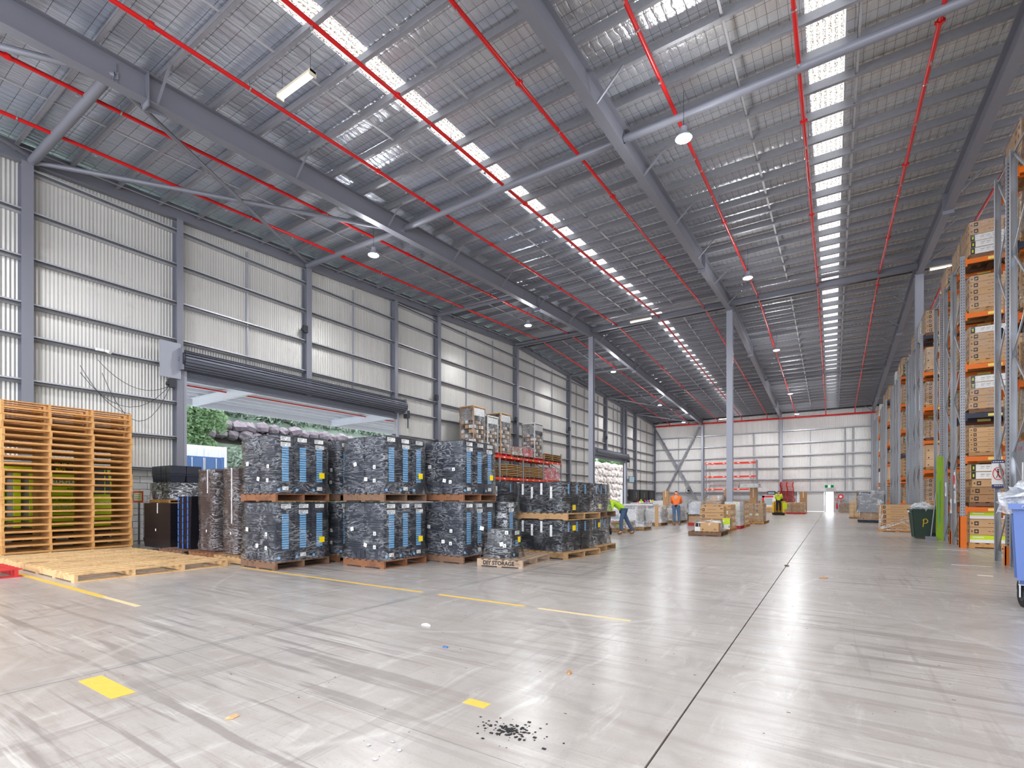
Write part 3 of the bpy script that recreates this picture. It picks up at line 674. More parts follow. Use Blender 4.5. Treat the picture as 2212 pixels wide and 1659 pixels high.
def tub_load(x0, y0, z, nx, ny, w, d, h, label, rz=0.0, mat=None, left=None, right=None, seed=0, wrap=None, group=None, strips=False, name='wrapped_tub_load', base=True):
    """x0,y0 near corner (+X,-Y). Left face looks to -Y, right face to +X."""
    mat = mat or M_TUB; r = random.Random(seed); c, s = math.cos(rz), math.sin(rz)
    t = thing(name, label, 'wrapped load', (x0, y0, z), rz, group)
    dx, dy = w / nx, d / ny; nest, bs, tp = tub_meshes(dx, dy, mat)
    n = max(1, int((h - .225 - .2) / .0445))
    for i in range(nx):
        for j in range(ny):
            cx, cy = -w + dx * (i + .5), dy * (j + .5); o = (r.uniform(-.005, .005), r.uniform(-.005, .005))
            link('tub', bs, t, (cx + o[0], cy + o[1], 0))
            for k in range(n): link('tub', nest, t, (cx + o[0] + r.uniform(-.003, .003), cy + o[1] + r.uniform(-.003, .003), .225 + k * .0445))
            link('tub_lid_box', tp, t, (cx + o[0], cy + o[1], .225 + n * .0445))
    H = .225 + n * .0445 + .2
    if right == 'blue':
        for j in range(ny):
            m = MB(); cy = dy * (j + .5); tw = .078
            for k in range(n): m.box(.001, .006, cy - tw + .01, cy + tw - .01, .232 + k * .0445, .232 + k * .0445 + .033)
            m.build('blue_label_strip', M_LBLUE, t)
            for k in range(2 if (j + seed) % 2 == 0 else 1):
                link('label', label_mesh(.2, .075), t, (.010, cy + r.uniform(-.02, .02), H - .06 - k * .11), rot=(0, 0, RX))
            if (j + seed) % 2 == 0 and base: link('label', label_mesh(.12, .07), t, (.006, cy, .1), rot=(0, 0, RX))
            m = MB(); m.cyl((.002, cy - .13, .07), (.008, cy - .13, .07), .028, None, 12); m.build('blue_sticker', M_LBLUE, t)
        link('yellow_label', label_mesh(.12, .11, M_YEL, 0), t, (.022, d - .14, .36), rot=(0, 0, RX))
    if left:
        for k in range(2):
            link('label', label_mesh(.085, .075, None, 1), t, (-w * .5 + r.uniform(-.1, .1) - .3 * (k % 2), -.018, .28 + .3 * k), rot=(0, r.uniform(-.3, .3), 0))
            mk = MB(); mk.box(-.035, .035, -.003, 0, -.035, .035, 0); mk.prism([(-.015, -.02), (.015, -.02), (0, .018)], 1, -.005, -.003, 1)
            if k < 2: mk.build('arrow_label', [M_WHITE, plain('green_mark', (30, 110, 80), .5)], t, (-w * .24 + r.uniform(-.06, .06), -.018, .25 + .26 * k))
    if strips:
        for k in range(4):
            m = MB(); hh = .26
            for q in range(10): m.box(-.03, .03, -.003, 0, q * hh / 10, (q + .82) * hh / 10)
            m.build('white_label_strip', M_WHITE, t, (-w + w * (.12 + .22 * k), -.016, H - .36 if k % 2 else H - .28))
        for k in range(3):
            m = MB()
            for q in range(5): m.box(.001, .005, d * (.22 + .28 * k) - .03, d * (.22 + .28 * k) + .03, H - .26 + q * .0445, H - .26 + q * .0445 + .036)
            m.build('blue_label_strip', M_LBLUE, t)
        link('yellow_label', label_mesh(.13, .12, M_YEL, 0), t, (.02, d * .38, H - .18 if seed % 2 else .12), rot=(0, 0, RX))
    if wrap is not False: wrap_shell(-w - .006, .006, -.006, d + .006, .002, H + .004, wrap or M_WRAP, t, seed)
    return t
STW = 1.165
def stack(x0, y0, desc, mats, tiers=2, seed=0, left=True, th=1.12):
    z = 0
    for k in range(tiers):
        lv = ('bottom', 'top')[k] if tiers > 1 else 'single'
        pallet(x0, y0, z, STW, STW, mats[k], '%s pallet under the %s wrapped tubs of %s' % (('red-brown', 'worn')[k], ('lower', 'upper')[k], desc))
        tub_load(x0 - .03, y0 + .03, z + .152, 2, 3, STW - .06, STW - .06, th, '%s clear-wrapped block of nested dark tubs in %s' % (('lower', 'upper')[k], desc), 0, (M_TUBB if seed == 1 and 0 else M_TUB), left, 'blue', seed * 3 + k)
        z += .152 + th + .0
    return z
stack(-8.62, 5.33, 'the leftmost two-high stack', (M_OLD, M_RUST), seed=1)
stack(-7.08, 6.54, 'the middle two-high stack', (M_RUST, M_OLD), seed=2)
stack(-6.30, 7.94, 'the two-high stack behind the stencilled pallet', (M_OLD, M_RUST), seed=3)
stack(-8.66, 6.75, 'the recessed stack between leftmost and middle stacks', (M_RUST, M_OLD), seed=4)
# the low stencilled pallet with the small tub pile
rzD = math.radians(8)
pd = pallet(-4.94, 8.02, 0, .98, 1.47, M_GREYW, 'greyed pallet with black stencilled lettering carrying one small tub pile', .15, 7, 3, rzD)
text('stencil_lettering', 'DIY STORAGE', .108, M_INK, pd, (-.02, -1.47 / 2 - .003, .076), FACE_NY, .003, .004)
tub_load(-5.27, 8.17, .153, 1, 1, .56, .42, .58, 'small pile of nested black tubs on the stencilled pallet', rzD, M_TUBK, True, 'blue', 11, name='wrapped_tub_pile')
pallet(-6.10, 9.18, 0, .66, .52, M_OLD, 'pallet under the single tub tower behind the stencilled pallet')
tub_load(-6.12, 9.20, .152, 1, 1, .62, .48, 1.1, 'single black tub tower with loose wrap behind the stencilled pallet', 0, M_TUBK, False, 'blue', 12, wrap=M_WRAPH)
# two-high stack with white label strips, seen right of the stencilled pallet
rz5 = math.radians(-7)
pallet(-4.83, 9.69, 0, 1.42, 1.42, M_PINED, 'lower pallet of the stack with white label strips', .15, 8, 3, rz5)
tub_load(-5.02, 9.78, .152, 3, 3, 1.22, 1.26, .70, 'lower wrapped tub block with white label strips', rz5, M_TUBK, False, None, 13, wrap=M_WRAP, strips=True)
pallet(-4.83, 9.69, .855, 1.42, 1.42, M_PINED, 'upper pallet of the stack with white label strips', .15, 8, 3, rz5)
tub_load(-5.02, 9.78, 1.008, 3, 3, 1.22, 1.26, .70, 'upper wrapped tub block with white label strips', rz5, M_TUBK, False, None, 14, wrap=M_WRAP, strips=True)
pallet(-4.85, 11.33, 0, 1.25, 1.25, M_PINED, 'lower pallet of the short stack nearest the bending worker', .15, 7, 3)
tub_load(-5.02, 11.40, .152, 2, 2, 1.0, 1.1, .70, 'lower wrapped tub block of the stack nearest the bending worker', 0, M_TUBK, False, None, 15, wrap=M_WRAPH, strips=True)
pallet(-4.85, 11.33, .855, 1.25, 1.25, M_OLD, 'upper pallet of the short stack nearest the bending worker', .15, 7, 3)
tub_load(-5.0, 11.40, 1.008, 2, 2, 1.05, 1.1, .72, 'upper wrapped tub block of the stack nearest the bending worker', 0, M_TUBK, False, None, 16, wrap=M_WRAPH, strips=True)
pallet(-7.18, 10.85, 0, 1.2, 1.6, M_OLD, 'lower pallet of the rear stack left of the label strip stack')
tub_load(-7.3, 10.9, .152, 2, 3, 1.0, 1.5, .72, 'lower wrapped tub block of the rear stack', 0, M_TUB, False, None, 17, strips=True)
pallet(-7.18, 10.85, .875, 1.2, 1.6, M_OLD, 'upper pallet of the rear stack left of the label strip stack')
tub_load(-7.3, 10.9, 1.028, 2, 3, 1.0, 1.5, .75, 'upper wrapped tub block of the rear stack with yellow label', 0, M_TUB, False, None, 18, strips=True)
pallet(-8.7, 8.4, 0, 1.165, 1.165, M_OLD, 'pallet of the stack hidden behind the middle tub stacks')
tub_load(-8.73, 8.43, .152, 2, 3, 1.1, 1.1, 1.0, 'wrapped tub block hidden behind the middle tub stacks', 0, M_TUBK, False, None, 19)
# tall brown-black tub columns beside the flat pallet
def ribbed_stack(x0, y0, w, d, h, z, label, mat, seed, tape=True, lean=0.0, straps=(), rot=0.0, wrap=True, pitch=.028):
    t = thing('tall_tub_column', label, 'tub stack', (x0, y0, z), rot); r = random.Random(seed)
    m = MB(); m.box(-w / 2 + .004, w / 2 - .004, -d / 2 + .004, d / 2 - .004, 0, pitch * .62); m.box(-w / 2 + .02, w / 2 - .02, -d / 2 + .02, d / 2 - .02, pitch * .62, pitch); me = m.mesh('tub', mat)
    n = int((h - .22) / pitch)
    m = MB(); m.taper(-w / 2, w / 2, -d / 2, d / 2, 0, .22, .03); m.build('base_tub', mat, t, (-w / 2, d / 2, 0))
    for k in range(n): link('tub', me, t, (-w / 2 + lean * k / n + r.uniform(-.003, .003), d / 2 + r.uniform(-.003, .003), .22 + k * pitch))
    if tape:
        m = MB(); a = int(n * .62) if tape is True else int(n * tape)
        for k in range(a): m.box(-w * .45 - .022 + r.uniform(-.004, .004), -w * .45 + .022, -.006, -.001, h - (k + 1) * pitch, h - k * pitch - pitch * .25)
        m.build('white_label_strip', M_WHITE, t)
        m = MB()
        for k in range(n): m.box(.0, .004, .08, .11, .22 + k * pitch, .22 + (k + .6) * pitch)
        m.build('edge_highlight_strip', M_TAPE, t) if 0 else None
        link('label', label_mesh(.04, .06, None, 0), t, (-w * .5, -.01, .45))
    for sx_, a, b in straps:
        m = MB(); k = a
        while k < b: m.box(sx_, sx_ + .035, -.008, -.001, h * k, h * min(b, k + .11)); k += .125
        m.build('blue_strap', M_SBLUE, t)
    if wrap: wrap_shell(-w - .004, .004, -.004, d + .004, .02, h, M_WRAP, t, seed, .01)
    return t
pallet(-11.0, 5.45, 0, 1.165, 1.165, M_RUST, 'worn pallet under the two tall brown tub columns', simple=False)
ribbed_stack(-11.45, 5.66, .68, .5, 1.83, .152, 'tall brown-black tub column with torn white label strip', M_TUBB, 31, .35)
ribbed_stack(-10.38, 5.60, .56, .55, 1.83, .152, 'tall brown-black tub column beside the leftmost wrapped stack', M_TUBB, 32, .75)
pallet(-9.79, 5.40, 0, 1.165, 1.165, M_PINED, 'stencilled brown pallet tucked left of the leftmost stack')
pallet(-12.35, 5.40, 0, 1.165, 1.165, M_OLD, 'low pallet under the blue strapped tub column')
ribbed_stack(-12.47, 5.62, .62, .5, 1.24, .152, 'black tub column with blue straps and white labels', M_TUBK, 33, False, .06, ((-.58, .0, 1.0), (-.36, 0, .97), (-.12, .02, 1.0)), wrap=False)
ribbed_stack(-13.45, 5.62, 1.5, .6, 1.12, .10, 'low black tub column behind the pallet tower', M_TUBK, 34, .3, wrap=False)
m = MB()
for k in range(12): m.box(-.035, .035, -.004, 0, k * .09, k * .09 + .05)
pallet(-15.46, 6.42, 1.20, 1.2, .9, M_PINE, 'pale pallet raised under the low wrapped sheets by the block wall', h=.10)
pallet(-15.46, 6.42, 0, 1.2, .9, M_OLD, 'pallet below the black tub block beside the block wall')
tub_load(-15.5, 6.45, .152, 3, 2, 1.1, .82, 1.04, 'black tub block standing against the block wall', 0, M_TUBK, False, None, 36, wrap=False)
tub_load(-15.48, 6.45, 1.305, 3, 2, 1.15, .85, .44, 'low wrapped tub layer lying on the raised pale pallet', 0, M_TUBK, False, None, 37, wrap=M_WRAPT)
tub_load(-15.48, 6.46, 1.785, 4, 2, 1.15, .84, .44, 'top row of dark ribbed tubs beside the block wall', 0, M_TUB, False, None, 38, wrap=False)
# --- big pine pallets: one flat on the floor and a tower behind it
big = pallet(-10.02, 2.84, 0, 4.55, 2.36, M_PALE, 'very large pale pine pallet lying flat before the pallet tower', .135, 17, 4, 0, None, 6)
for q in range(23):
    zz = q * .150
    pallet(-14.85 + random.uniform(-.015, .015), 3.0 + random.uniform(-.012, .012), zz, 1.2, 2.35, M_PINE, 'long pine pallet, %s from the floor in the tall pallet tower' % (NTH[q] if q < 16 else ('seventeenth eighteenth nineteenth twentieth twenty-first twenty-second topmost'.split()[q - 16])), .148, 4, 4, 0, 'pine pallets stacked in the tall tower', 3)
# orange framed notice by the door
t = thing('notice', 'white handwritten notice in orange frame on block wall', 'sign', (-17.08, 6.3, 0))
m = MB(); m.box(-.32, .32, -.01, .01, -.17, .17); m.build('notice_frame', plain('orange_frame', (228, 96, 40), .5), t, (0, 0, 1.38))
m = MB(); m.box(-.25, .25, -.014, -.01, -.11, .11, 0)
for k in range(3):
    for j in range(9): m.box(-.2 + j * .045, -.2 + j * .045 + .028, -.016, -.014, .06 - k * .06, .075 - k * .06, 1)
m.build('notice_sheet', [M_WHITE, M_INKB], t, (0, 0, 1.38))
m = MB(); m.box(-.02, .02, 0, .04, 0, 1.22); m.build('notice_post', M_STEEL, t)
# red pallet corner at the left edge
m = MB()
# --- lime truck parked behind the pallet tower
t = thing('delivery_truck', 'small lime green truck with lettered box parked behind the pallet tower', 'truck', (-17.05, 4.42, 0))
m = MB(); m.box(-.55, .55, -.34, .55, .62, 2.25); m.build('box_body', M_LIME, t)
m = MB(); m.box(.551, .56, -.34, .55, 1.98, 2.26); m.build('black_header_panel', M_INK, t)
m = MB()
for k in range(8): m.box(.551, .557, -.34, .55, .7 + k * .14, .705 + k * .14)
m.build('panel_groove', plain('lime_groove', (120, 140, 20), .5), t)
text('lettering', 'THINK', .13, M_LIME, t, (.566, .06, 2.18), FACE_PX, .004, .003)
text('lettering', 'BIG', .13, M_LIME, t, (.566, -.02, 2.04), FACE_PX, .004, .003)
text('lettering', 'kaboodle', .235, M_WHITE, t, (.562, .10, 1.78), FACE_PX, .004, .003)
text('lettering', 'KITCHEN', .09, M_INK, t, (.562, .3, 1.58), FACE_PX, .004)
text('lettering', 'your dream kitchen', .095, M_INK, t, (.562, .1, 1.30), FACE_PX, .004)
text('lettering', 'starts here', .10, M_WHITE, t, (.562, -.02, 1.14), FACE_PX, .004)
m = MB(); m.prism([(.58, .5), (1.1, .5), (1.14, 1.45), (1.0, 2.2), (.58, 2.2)], 0, -.5, .5); m.build('cab', M_LIME, t)
m = MB(); m.prism([(.62, 1.45), (1.08, 1.45), (.96, 2.1), (.62, 2.1)], 0, .501, .508); m.build('side_window', M_GLASS, t)
m = MB(); m.box(.508, .514, .90, .92, 1.45, 2.1); m.build('window_bar', M_LIME, t)
text('lettering', 'kaboodle', .10, M_WHITE, t, (.512, .85, 1.22), FACE_PX, .004, .002)
text('lettering', 'KITCHEN', .05, M_INK, t, (.512, .9, 1.02), FACE_PX, .004)
m = MB(); m.box(-.5, .5, -2.0, 1.05, .38, .6); m.build('chassis', M_BLACK, t)
for yy in (-.4, .72, -1.7):
    for xx in (.42, -.42):
        m = MB(); m.cyl((xx - .09, yy, .3), (xx + .09, yy, .3), .3, None, 18); w_ = m.build('wheel', M_BLACK, t)
        m = MB(); m.cyl((xx + .092, yy, .3), (xx + .1, yy, .3), .15, None, 12); m.build('hub_cap', M_SILV, w_)
m = MB()
for k in range(6): m.box(.52, .54, -2.0 + k * .28, -2.0 + k * .28 + .13, .62, 2.1)
m.box(.52, .545, -2.05, -.42, 1.95, 2.12); m.box(.52, .545, -2.05, -.42, 1.3, 1.38); m.box(.52, .545, -2.05, -.42, .8, .9); m.build('rear_cage', M_LIME, t)
m = MB(); m.box(-.5, .5, -2.05, -.42, .62, 2.0) ; m.build('rear_bin', plain('grey_tank', (150, 154, 158), .5), t)
m = MB(); m.box(.551, .556, -1.0, .55, .66, .70); m.build('lime_stripe', M_LIMEP, t)
t = thing('red_pallet_corner', 'corner of a bright red pallet at the left edge of the floor', 'pallet', (-11.6, 2.0, 0))
m = MB(); m.box(-1.2, 0, 0, .05, .02, .12); m.build('bearer', M_REDP, t); m = MB(); m.box(-1.2, 0, .5, .55, .02, .12); m.build('bearer', M_REDP, t)
for k in range(6): m = MB(); m.box(-1.2 + k * .215, -1.2 + k * .215 + .12, 0, .6, .12, .14); m.build('deck_board', M_REDP, t)
m = MB(); m.box(-.1, 0, 0, .6, 0, .02); m.build('base_board', M_REDP, t)
# ---------------------------------------------------------------- cartons
_cc = {}
def carton(w, d, h, style='plain', mat=None, seed=0):
    """box centred in x,y; base at z=0; print on the -Y face and on the -X end"""
    mat = mat or M_CARD; k = (round(w, 3), round(d, 3), round(h, 3), style, mat.name, seed)
    if k in _cc: return _cc[k]
    r = random.Random(seed * 7 + len(style)); m = MB(); a, b = w / 2 - .004, d / 2 - .004; m.box(-a, a, -b, b, 0, h - .006, 0)
    y = -b - .0015
    if style == 'plain':
        m.box(-.03, .03, -b - .001, b + .001, h - .007, h - .004, 3); m.box(-.03, .03, y, -b, h * .72, h - .004, 3)
        m.box(a * .45, a * .8, y, -b, h * .2, h * .26, 2); m.box(a * .5, a * .7, y, -b, h * .32, h * .36, 2)
        m.box(-a * .8, -a * .65, y, -b, h * .15, h * .32, 1 if seed % 2 else 2)
    elif style == 'flat':
        q = min(.11, h * .6); m.box(-a + .09, -a + .09 + q * .8, y, -b, h * .2, h * .2 + q, 1); m.box(-a + .09 + q * .2, -a + .09 + q * .6, y - .001, -b, h * .2 + q * .3, h * .2 + q * .7, 0)
        m.box(-a + .03, -a + .06, y, -b, h * .35, h * .6, 2)
        for j in range(6): x = -a * .35 + j * a * .13; m.box(x, x + a * .09, y, -b, h * .45, h * .53, 2)
        m.box(a * .72, a * .94, y, -b, h * .55, h * .72, 2)
        for j in range(2): m.box(-a - .0015, -a, -b + .1 + j * .2, -b + .18 + j * .2, h * .25, h * .7, 2)
    elif style == 'band':
        m.box(-a + .12, a * .35, y, -b, h * .06, h * .94, 4); m.box(a * .35, a * .92, y, -b, h * .06, h * .94, 5); m.box(-a + .03, -a + .12, y, -b, h * .04, h * .96, 1)
        m.box(-a + .06, -a + .09, y - .001, -b, h * .3, h * .7, 5)
        for j in range(4): x = -a * .6 + j * a * .2; m.box(x, x + a * .14, y - .001, -b, h * .62, h * .68, 2); m.box(x, x + a * .1, y - .001, -b, h * .4, h * .44, 2)
        m.box(a * .5, a * .72, y - .001, -b, h * .3, h * .36, 4)
    elif style == 'lime':
        m.box(-a, a * .86, y, -b, h * .45, h * .98, 5); m.box(-a, a * .86, y, -b, h * .04, h * .45, 4); m.box(a * .86, a, y, -b, 0, h * .98, 1)
        m.box(-a * .9, -a * .5, y - .001, -b, h * .68, h * .78, 4); m.box(a * .55, a * .75, y - .001, -b, h * .15, h * .35, 2)
    elif style == 'white':
        for j in (-.6, .1): m.box(a * j, a * j + a * .38, y, -b, h * .25, h * .8, 4); m.box(a * j, a * j + a * .1, y - .001, -b, h * .25, h * .8, 5)
        m.box(a, a + .0015, -b * .5, b * .3, h * .3, h * .8, 4)
    me = m.mesh('carton', [mat, M_INK, M_INKB, M_TAPE, M_WHITE, M_LIME]); _cc[k] = me; return me
def carton_load(x0, y0, z, w, d, layers, label, wrap=None, seed=0, rz=0.0, cat='carton load', name='wrapped_carton_load', group=None, mats=None, pal=None):
    """layers: list of (height, n across, n deep, style); near corner at x0 (+X), y0 (-Y)"""
    r = random.Random(seed); t = thing(name, label, cat, (x0, y0, z), rz, group); zz = 0
    for li, (h, nx, ny, st) in enumerate(layers):
        for i in range(nx):
            for j in range(ny):
                link('carton', carton(w / nx, d / ny, h, st, (mats or [M_CARD])[(li + i) % len(mats or [1])], (i + li) % 2), t, (-w + w / nx * (i + .5) + r.uniform(-.01, .01), d / ny * (j + .5) + r.uniform(-.006, .006), zz))
        zz += h
    if wrap: wrap_shell(-w - .012, .012, -.012, d + .012, -.01, zz + .006, wrap, t, seed)
    return t
def loose(x, y, z, w, d, h, style, label, rz=0.0, mat=None, group=None, seed=0):
    return link('cardboard_box', carton(w, d, h, style, mat, seed), None, (x, y, z), rz, label, 'box', group)
def lumpy(x0, y0, z, w, d, h, label, seed, mats, wrap=None, rz=0.0, n=9, cat='wrapped load'):
    """irregular bagged goods under film"""
    r = random.Random(seed); t = thing('wrapped_goods', label, cat, (x0, y0, z), rz)
    for k in range(n):
        bw, bd, bh = r.uniform(.28, .55) * w, r.uniform(.3, .5) * d, r.uniform(.2, .45) * h
        cx, cy, cz = r.uniform(-w + bw / 2, -bw / 2), r.uniform(bd / 2, d - bd / 2), (h - bh) * (k / max(1, n - 1)) ** .8 * .95
        m = MB(); M = Matrix.Translation((cx, cy, cz + bh / 2)) @ Matrix.Rotation(r.uniform(-.12, .12), 4, 'Z') @ Matrix.Rotation(r.uniform(-.06, .06), 4, 'X')
        m.box(-bw / 2, bw / 2, -bd / 2, bd / 2, -bh / 2 if cz > .05 else -bh / 2 + .0, bh / 2, 0, M); m.build('parcel', mats[k % len(mats)], t)
    m = MB(); m.taper(-w * .98, -w * .02, d * .02, d * .98, 0, h * .8, 0); m.build('parcel', mats[0], t)
    wrap_shell(-w - .0, .0, .0, d, 0, h, wrap or M_WRAPT, t, seed, .06, amp=.05)
    return t
# ---------------------------------------------------------------- red racking behind the tub stacks
rk = thing('pallet_rack', 'orange-red beam rack along the left wall carrying tall wrapped cabinets', 'rack', (-16.35, 21.4, 0))
UY = [0, 2.6, 5.2, 7.8, 10.4]
for y in UY:
    for x in (0, -.95):
        m = MB(); m.box(x - .04, x + .04, y - .045, y + .045, 0, 3.83 if y < 10 else 4.5); m.build('upright', M_RACKG if x == 0 else M_STEEL, rk)
    m = MB(); z = .3; k = 0
    while z < 3.9: m.bar((0, y, z) if k % 2 else (-.95, y, z), (-.95, y, z + .6) if k % 2 else (0, y, z + .6), .03, .04); z += .6; k += 1
    m.build('frame_brace', M_RACKG, rk)
bl2 = MB(); bl2.box(-.025, .025, .05, 2.55, -.13, 0, 0)
for k in (.35, 1.1, 1.9): bl2.box(.025, .028, k, k + .16, -.10, -.04, 1 if k != 1.1 else 2)
bl2m = bl2.mesh('beam', [M_REDB, M_WHITE, M_YEL])
for a in UY[:-1]:
    for z in (2.58, 3.84):
        for x in (.03, -.92): link('beam', bl2m, rk, (x, a, z))
RP = []
RX0 = -16.32
for i, (y, w) in enumerate(((21.5, 1.16), (22.75, 1.16), (24.1, 1.16), (25.4, 1.1), (26.75, 1.16), (28.0, 1.14), (29.3, 1.2), (30.56, 1.16))):
    pallet(RX0, y, 3.85, 1.05, w, M_REDP if i in (0, 1, 2, 5) else M_OLD, 'pallet on the upper level of the red rack, %s from the left' % NTH[i], .14, 6, 3, nbase=3)
def cabinet(y, h, label, open_side, seed):
    t = thing('wrapped_cabinet', label, 'cabinet', (RX0 - .05, y, 3.99)); w, d = .95, 1.05; r = random.Random(seed)
    fr = M_CARDD if open_side != 'white' else M_WHITE
    m = MB()
    for x in (-w, -.05):
        for yy in (0, d - .06): m.box(x, x + .05, yy, yy + .06, 0, h)
    m.build('corner_post', M_PINE if open_side != 'white' else M_WHITE, t)
    m = MB(); m.box(-w - .02, .02, -.02, d + .02, h, h + .05); m.build('cabinet_top', M_PINE if open_side != 'white' else M_WHITE, t)
    m = MB(); m.box(-w + .01, -.02, .02, d - .02, .04, .06); m.box(-w, -w + .02, .02, d - .02, 0, h); m.box(-w, -.02, d - .03, d - .01, 0, h); m.build('back_panel', plain('pale_liner', (206, 206, 204), .5), t)
    m = MB(); n = 6
    for k in range(n): z = .15 + k * (h * .66) / n; m.box(-w + .03, -.03, .03, d - .04, z, z + .015)
    m.build('shelf', M_PINE, t)
    rr = MB()
    for k in range(n):
        z = .17 + k * (h * .66) / n
        for j in range(4): rr.box(-.30, -.04, .08 + j * .23, .08 + j * .23 + .17, z, z + h * .07, (k + j) % 3)
        for j in range(3): rr.box(-w + .08 + j * .26, -w + .26 + j * .26, .03, .2, z, z + h * .07, (k + j + 1) % 3)
    rr.build('stored_parcel', [M_CARD, M_WHITE, M_DARK], t, kind=None)
    m = MB(); m.box(-.02, 0, .06, d - .06, h * .80, h * .97); m.build('front_board', M_WHITE, t)
    m = MB(); m.box(-.02, .002, .06, d - .06, h * .68, h * .79); m.build('dark_band', M_INK, t)
    wrap_shell(-w - .01, .01, -.01, d + .01, 0, h, M_WRAPH, t, seed, .02)
    return t
cabinet(21.52, 2.35, 'tall wrapped display cabinet, leftmost on the red rack', '', 51)
cabinet(22.83, 2.0, 'white wrapped cabinet, second from the left on the red rack', 'white', 52)
cabinet(24.15, 2.35, 'tall wrapped cabinet with black band beside the wall column', '', 53)
cabinet(28.1, 2.25, 'wrapped cabinet on the right of the red rack with shelves showing', 'white', 54)
M_REDBAG = plain('red_sacks', (226, 70, 66), .5, 0, .3, 12)
lumpy(RX0 - .05, 25.52, 3.99, .9, 1.05, .5, 'low bagged goods left of the red sacks on the upper red rack', 61, [M_CARDD, M_WHITE, M_REDBAG])
lumpy(RX0 - .05, 26.78, 3.99, .9, 1.1, .62, 'wrapped red sacks on the upper level of the red rack', 62, [M_REDBAG, M_REDBAG, M_WHITE])
for k in range(3): pallet(RX0, 29.3, 3.99 + k * .13, 1.05, 2.45, M_PINED, 'flat pallet, %s of three stacked on the right end of the red rack' % ('lowest', 'middle', 'topmost')[k], .13, 8, 3)
def sheets(y, w, h, label, seed):
    t = thing('timber_stack', label, 'timber', (RX0, y, 2.60)); r = random.Random(seed); n = 7
    for k in range(n):
        m = MB(); z = .10 + k * (h - .12) / n; s_ = .03 + .02 * (k / n); N = 6
        for q in range(N):
            a, b = w * q / N, w * (q + 1) / N; za, zb = z + s_ * math.sin(math.pi * q / N), z + s_ * math.sin(math.pi * (q + 1) / N)
            m.add([(-.95, a, za), (0, a, za), (0, b, zb), (-.95, b, zb), (-.95, a, za + .05), (0, a, za + .05), (0, b, zb + .05), (-.95, b, zb + .05)], [(0, 3, 2, 1), (4, 5, 6, 7), (0, 1, 5, 4), (2, 3, 7, 6), (0, 4, 7, 3), (1, 2, 6, 5)])
        m.build('timber_sheet', M_PINE if k % 2 else M_PINED, t)
    m = MB()
    for yy in (.1, w / 2, w - .15): m.box(-.95, 0, yy, yy + .08, 0, .1)
    m.build('skid', M_OLD, t); m = MB()
    for yy in (w * .25, w * .75): m.box(.001, .008, yy, yy + .02, .02, h + .02)
    m.build('strap', M_LBLUE, t)
sheets(24.1, 2.35, .82, 'strapped stack of bowed timber sheets in the left bay of the red rack', 1); sheets(26.75, 2.35, .80, 'strapped stack of timber sheets in the middle bay of the red rack', 2)
lumpy(RX0, 29.35, 2.60, .95, 2.2, .85, 'wrapped red bags in the right bay of the red rack', 63, [M_REDBAG, M_REDBAG, plain('pink_sacks', (238, 150, 146), .5)], n=14)
t = thing('green_crate', 'lime green crate on a pallet at the left of the red rack', 'crate', (RX0, 21.95, 2.59)); m = MB(); m.taper(-.9, 0, 0, 1.5, .14, .48, .04); m.build('crate_body', plain('pale_green_crate', (150, 190, 90), .5), t)
m = MB(); m.box(-.9, 0, 0, .08, 0, .12); m.box(-.9, 0, 1.4, 1.5, 0, .12); m.box(-.9, 0, 0, 1.5, .12, .14); m.build('crate_base', M_OLD, t)
pallet(-15.9, 21.6, 0, 1.165, 1.165, M_OLD, 'pallet on the floor under the red rack'); lumpy(-15.95, 21.65, .152, 1.0, 1.0, 1.2, 'goods on the floor below the red rack', 64, [M_CARD, M_WHITE])
# ---------------------------------------------------------------- wrapped goods beyond the short stacks
def wl_(x0, y0, w, d, h, label, seed, mat=None, z=0.0, pmat=None, plab=None, lump=True, wrap=None, mats=None):
    pallet(x0, y0, z, w, d, pmat or M_PINED, plab or 'pallet under ' + label, .14, 6, 3)
    lumpy(x0 - .02, y0 + .02, z + .142, w - .04, d - .04, h - .14, label, seed, mats or [M_WHITE, M_CARDL, plain('grey_sheet_goods', (168, 172, 184), .5)], wrap)
wl_(-7.80, 23.0, 1.6, 1.2, .98, 'silver wrapped goods behind the bending worker', 71)
wl_(-7.05, 24.3, 1.15, 1.15, .98, 'wrapped goods with card corner posts beside the bending worker', 72)
wl_(-6.95, 27.2, 1.3, 1.2, .92, 'wrapped cartons behind the worker in orange', 73)
wl_(-5.42, 25.35, .62, 1.1, .55, 'half height card box load on the red pallet', 74, pmat=M_REDP, mats=[M_CARD, M_CARDD], wrap=M_WRAP)
lumpy(-5.42, 25.37, .56, .60, 1.0, .65, 'silver wrapped bundle standing on the card box load', 75, [plain('silver_foam', (206, 210, 220), .4), M_WHITE])
wl_(-5.05, 28.6, .9, 1.2, 1.5, 'tall clear wrapped cartons left of the middle column', 76, mats=[M_CARD, M_WHITE, M_CARDL])
wl_(-6.65, 28.65, .8, 1.0, .66, 'low cloudy wrapped load right of the worker in orange', 77)
wl_(-6.62, 20.4, .85, 1.0, .35, 'low white plastic bundle on a pallet near the bending worker', 78)
wl_(-6.75, 18.75, .85, .9, .45, 'small card and plastic load beside the bending worker', 79, mats=[M_CARDD, M_CARD, M_LIMEP])
for (x, y, h) in ((-7.02, 23.5, 1.0), (-6.85, 25.9, .95)):
    m = MB(); m.box(-.08, .08, -.02, .02, 0, h); link('corner_board', m.mesh('corner_board', M_CARD), None, (x, y, 0), 0, 'upright brown card corner board, %s of the two by the wrapped goods' % ('left' if y < 24 else 'right'), 'board')
t = thing('sheet_pile', 'long pile of pink and white sheets behind the wrapped goods', 'sheet pile', (-8.9, 29.0, 0))
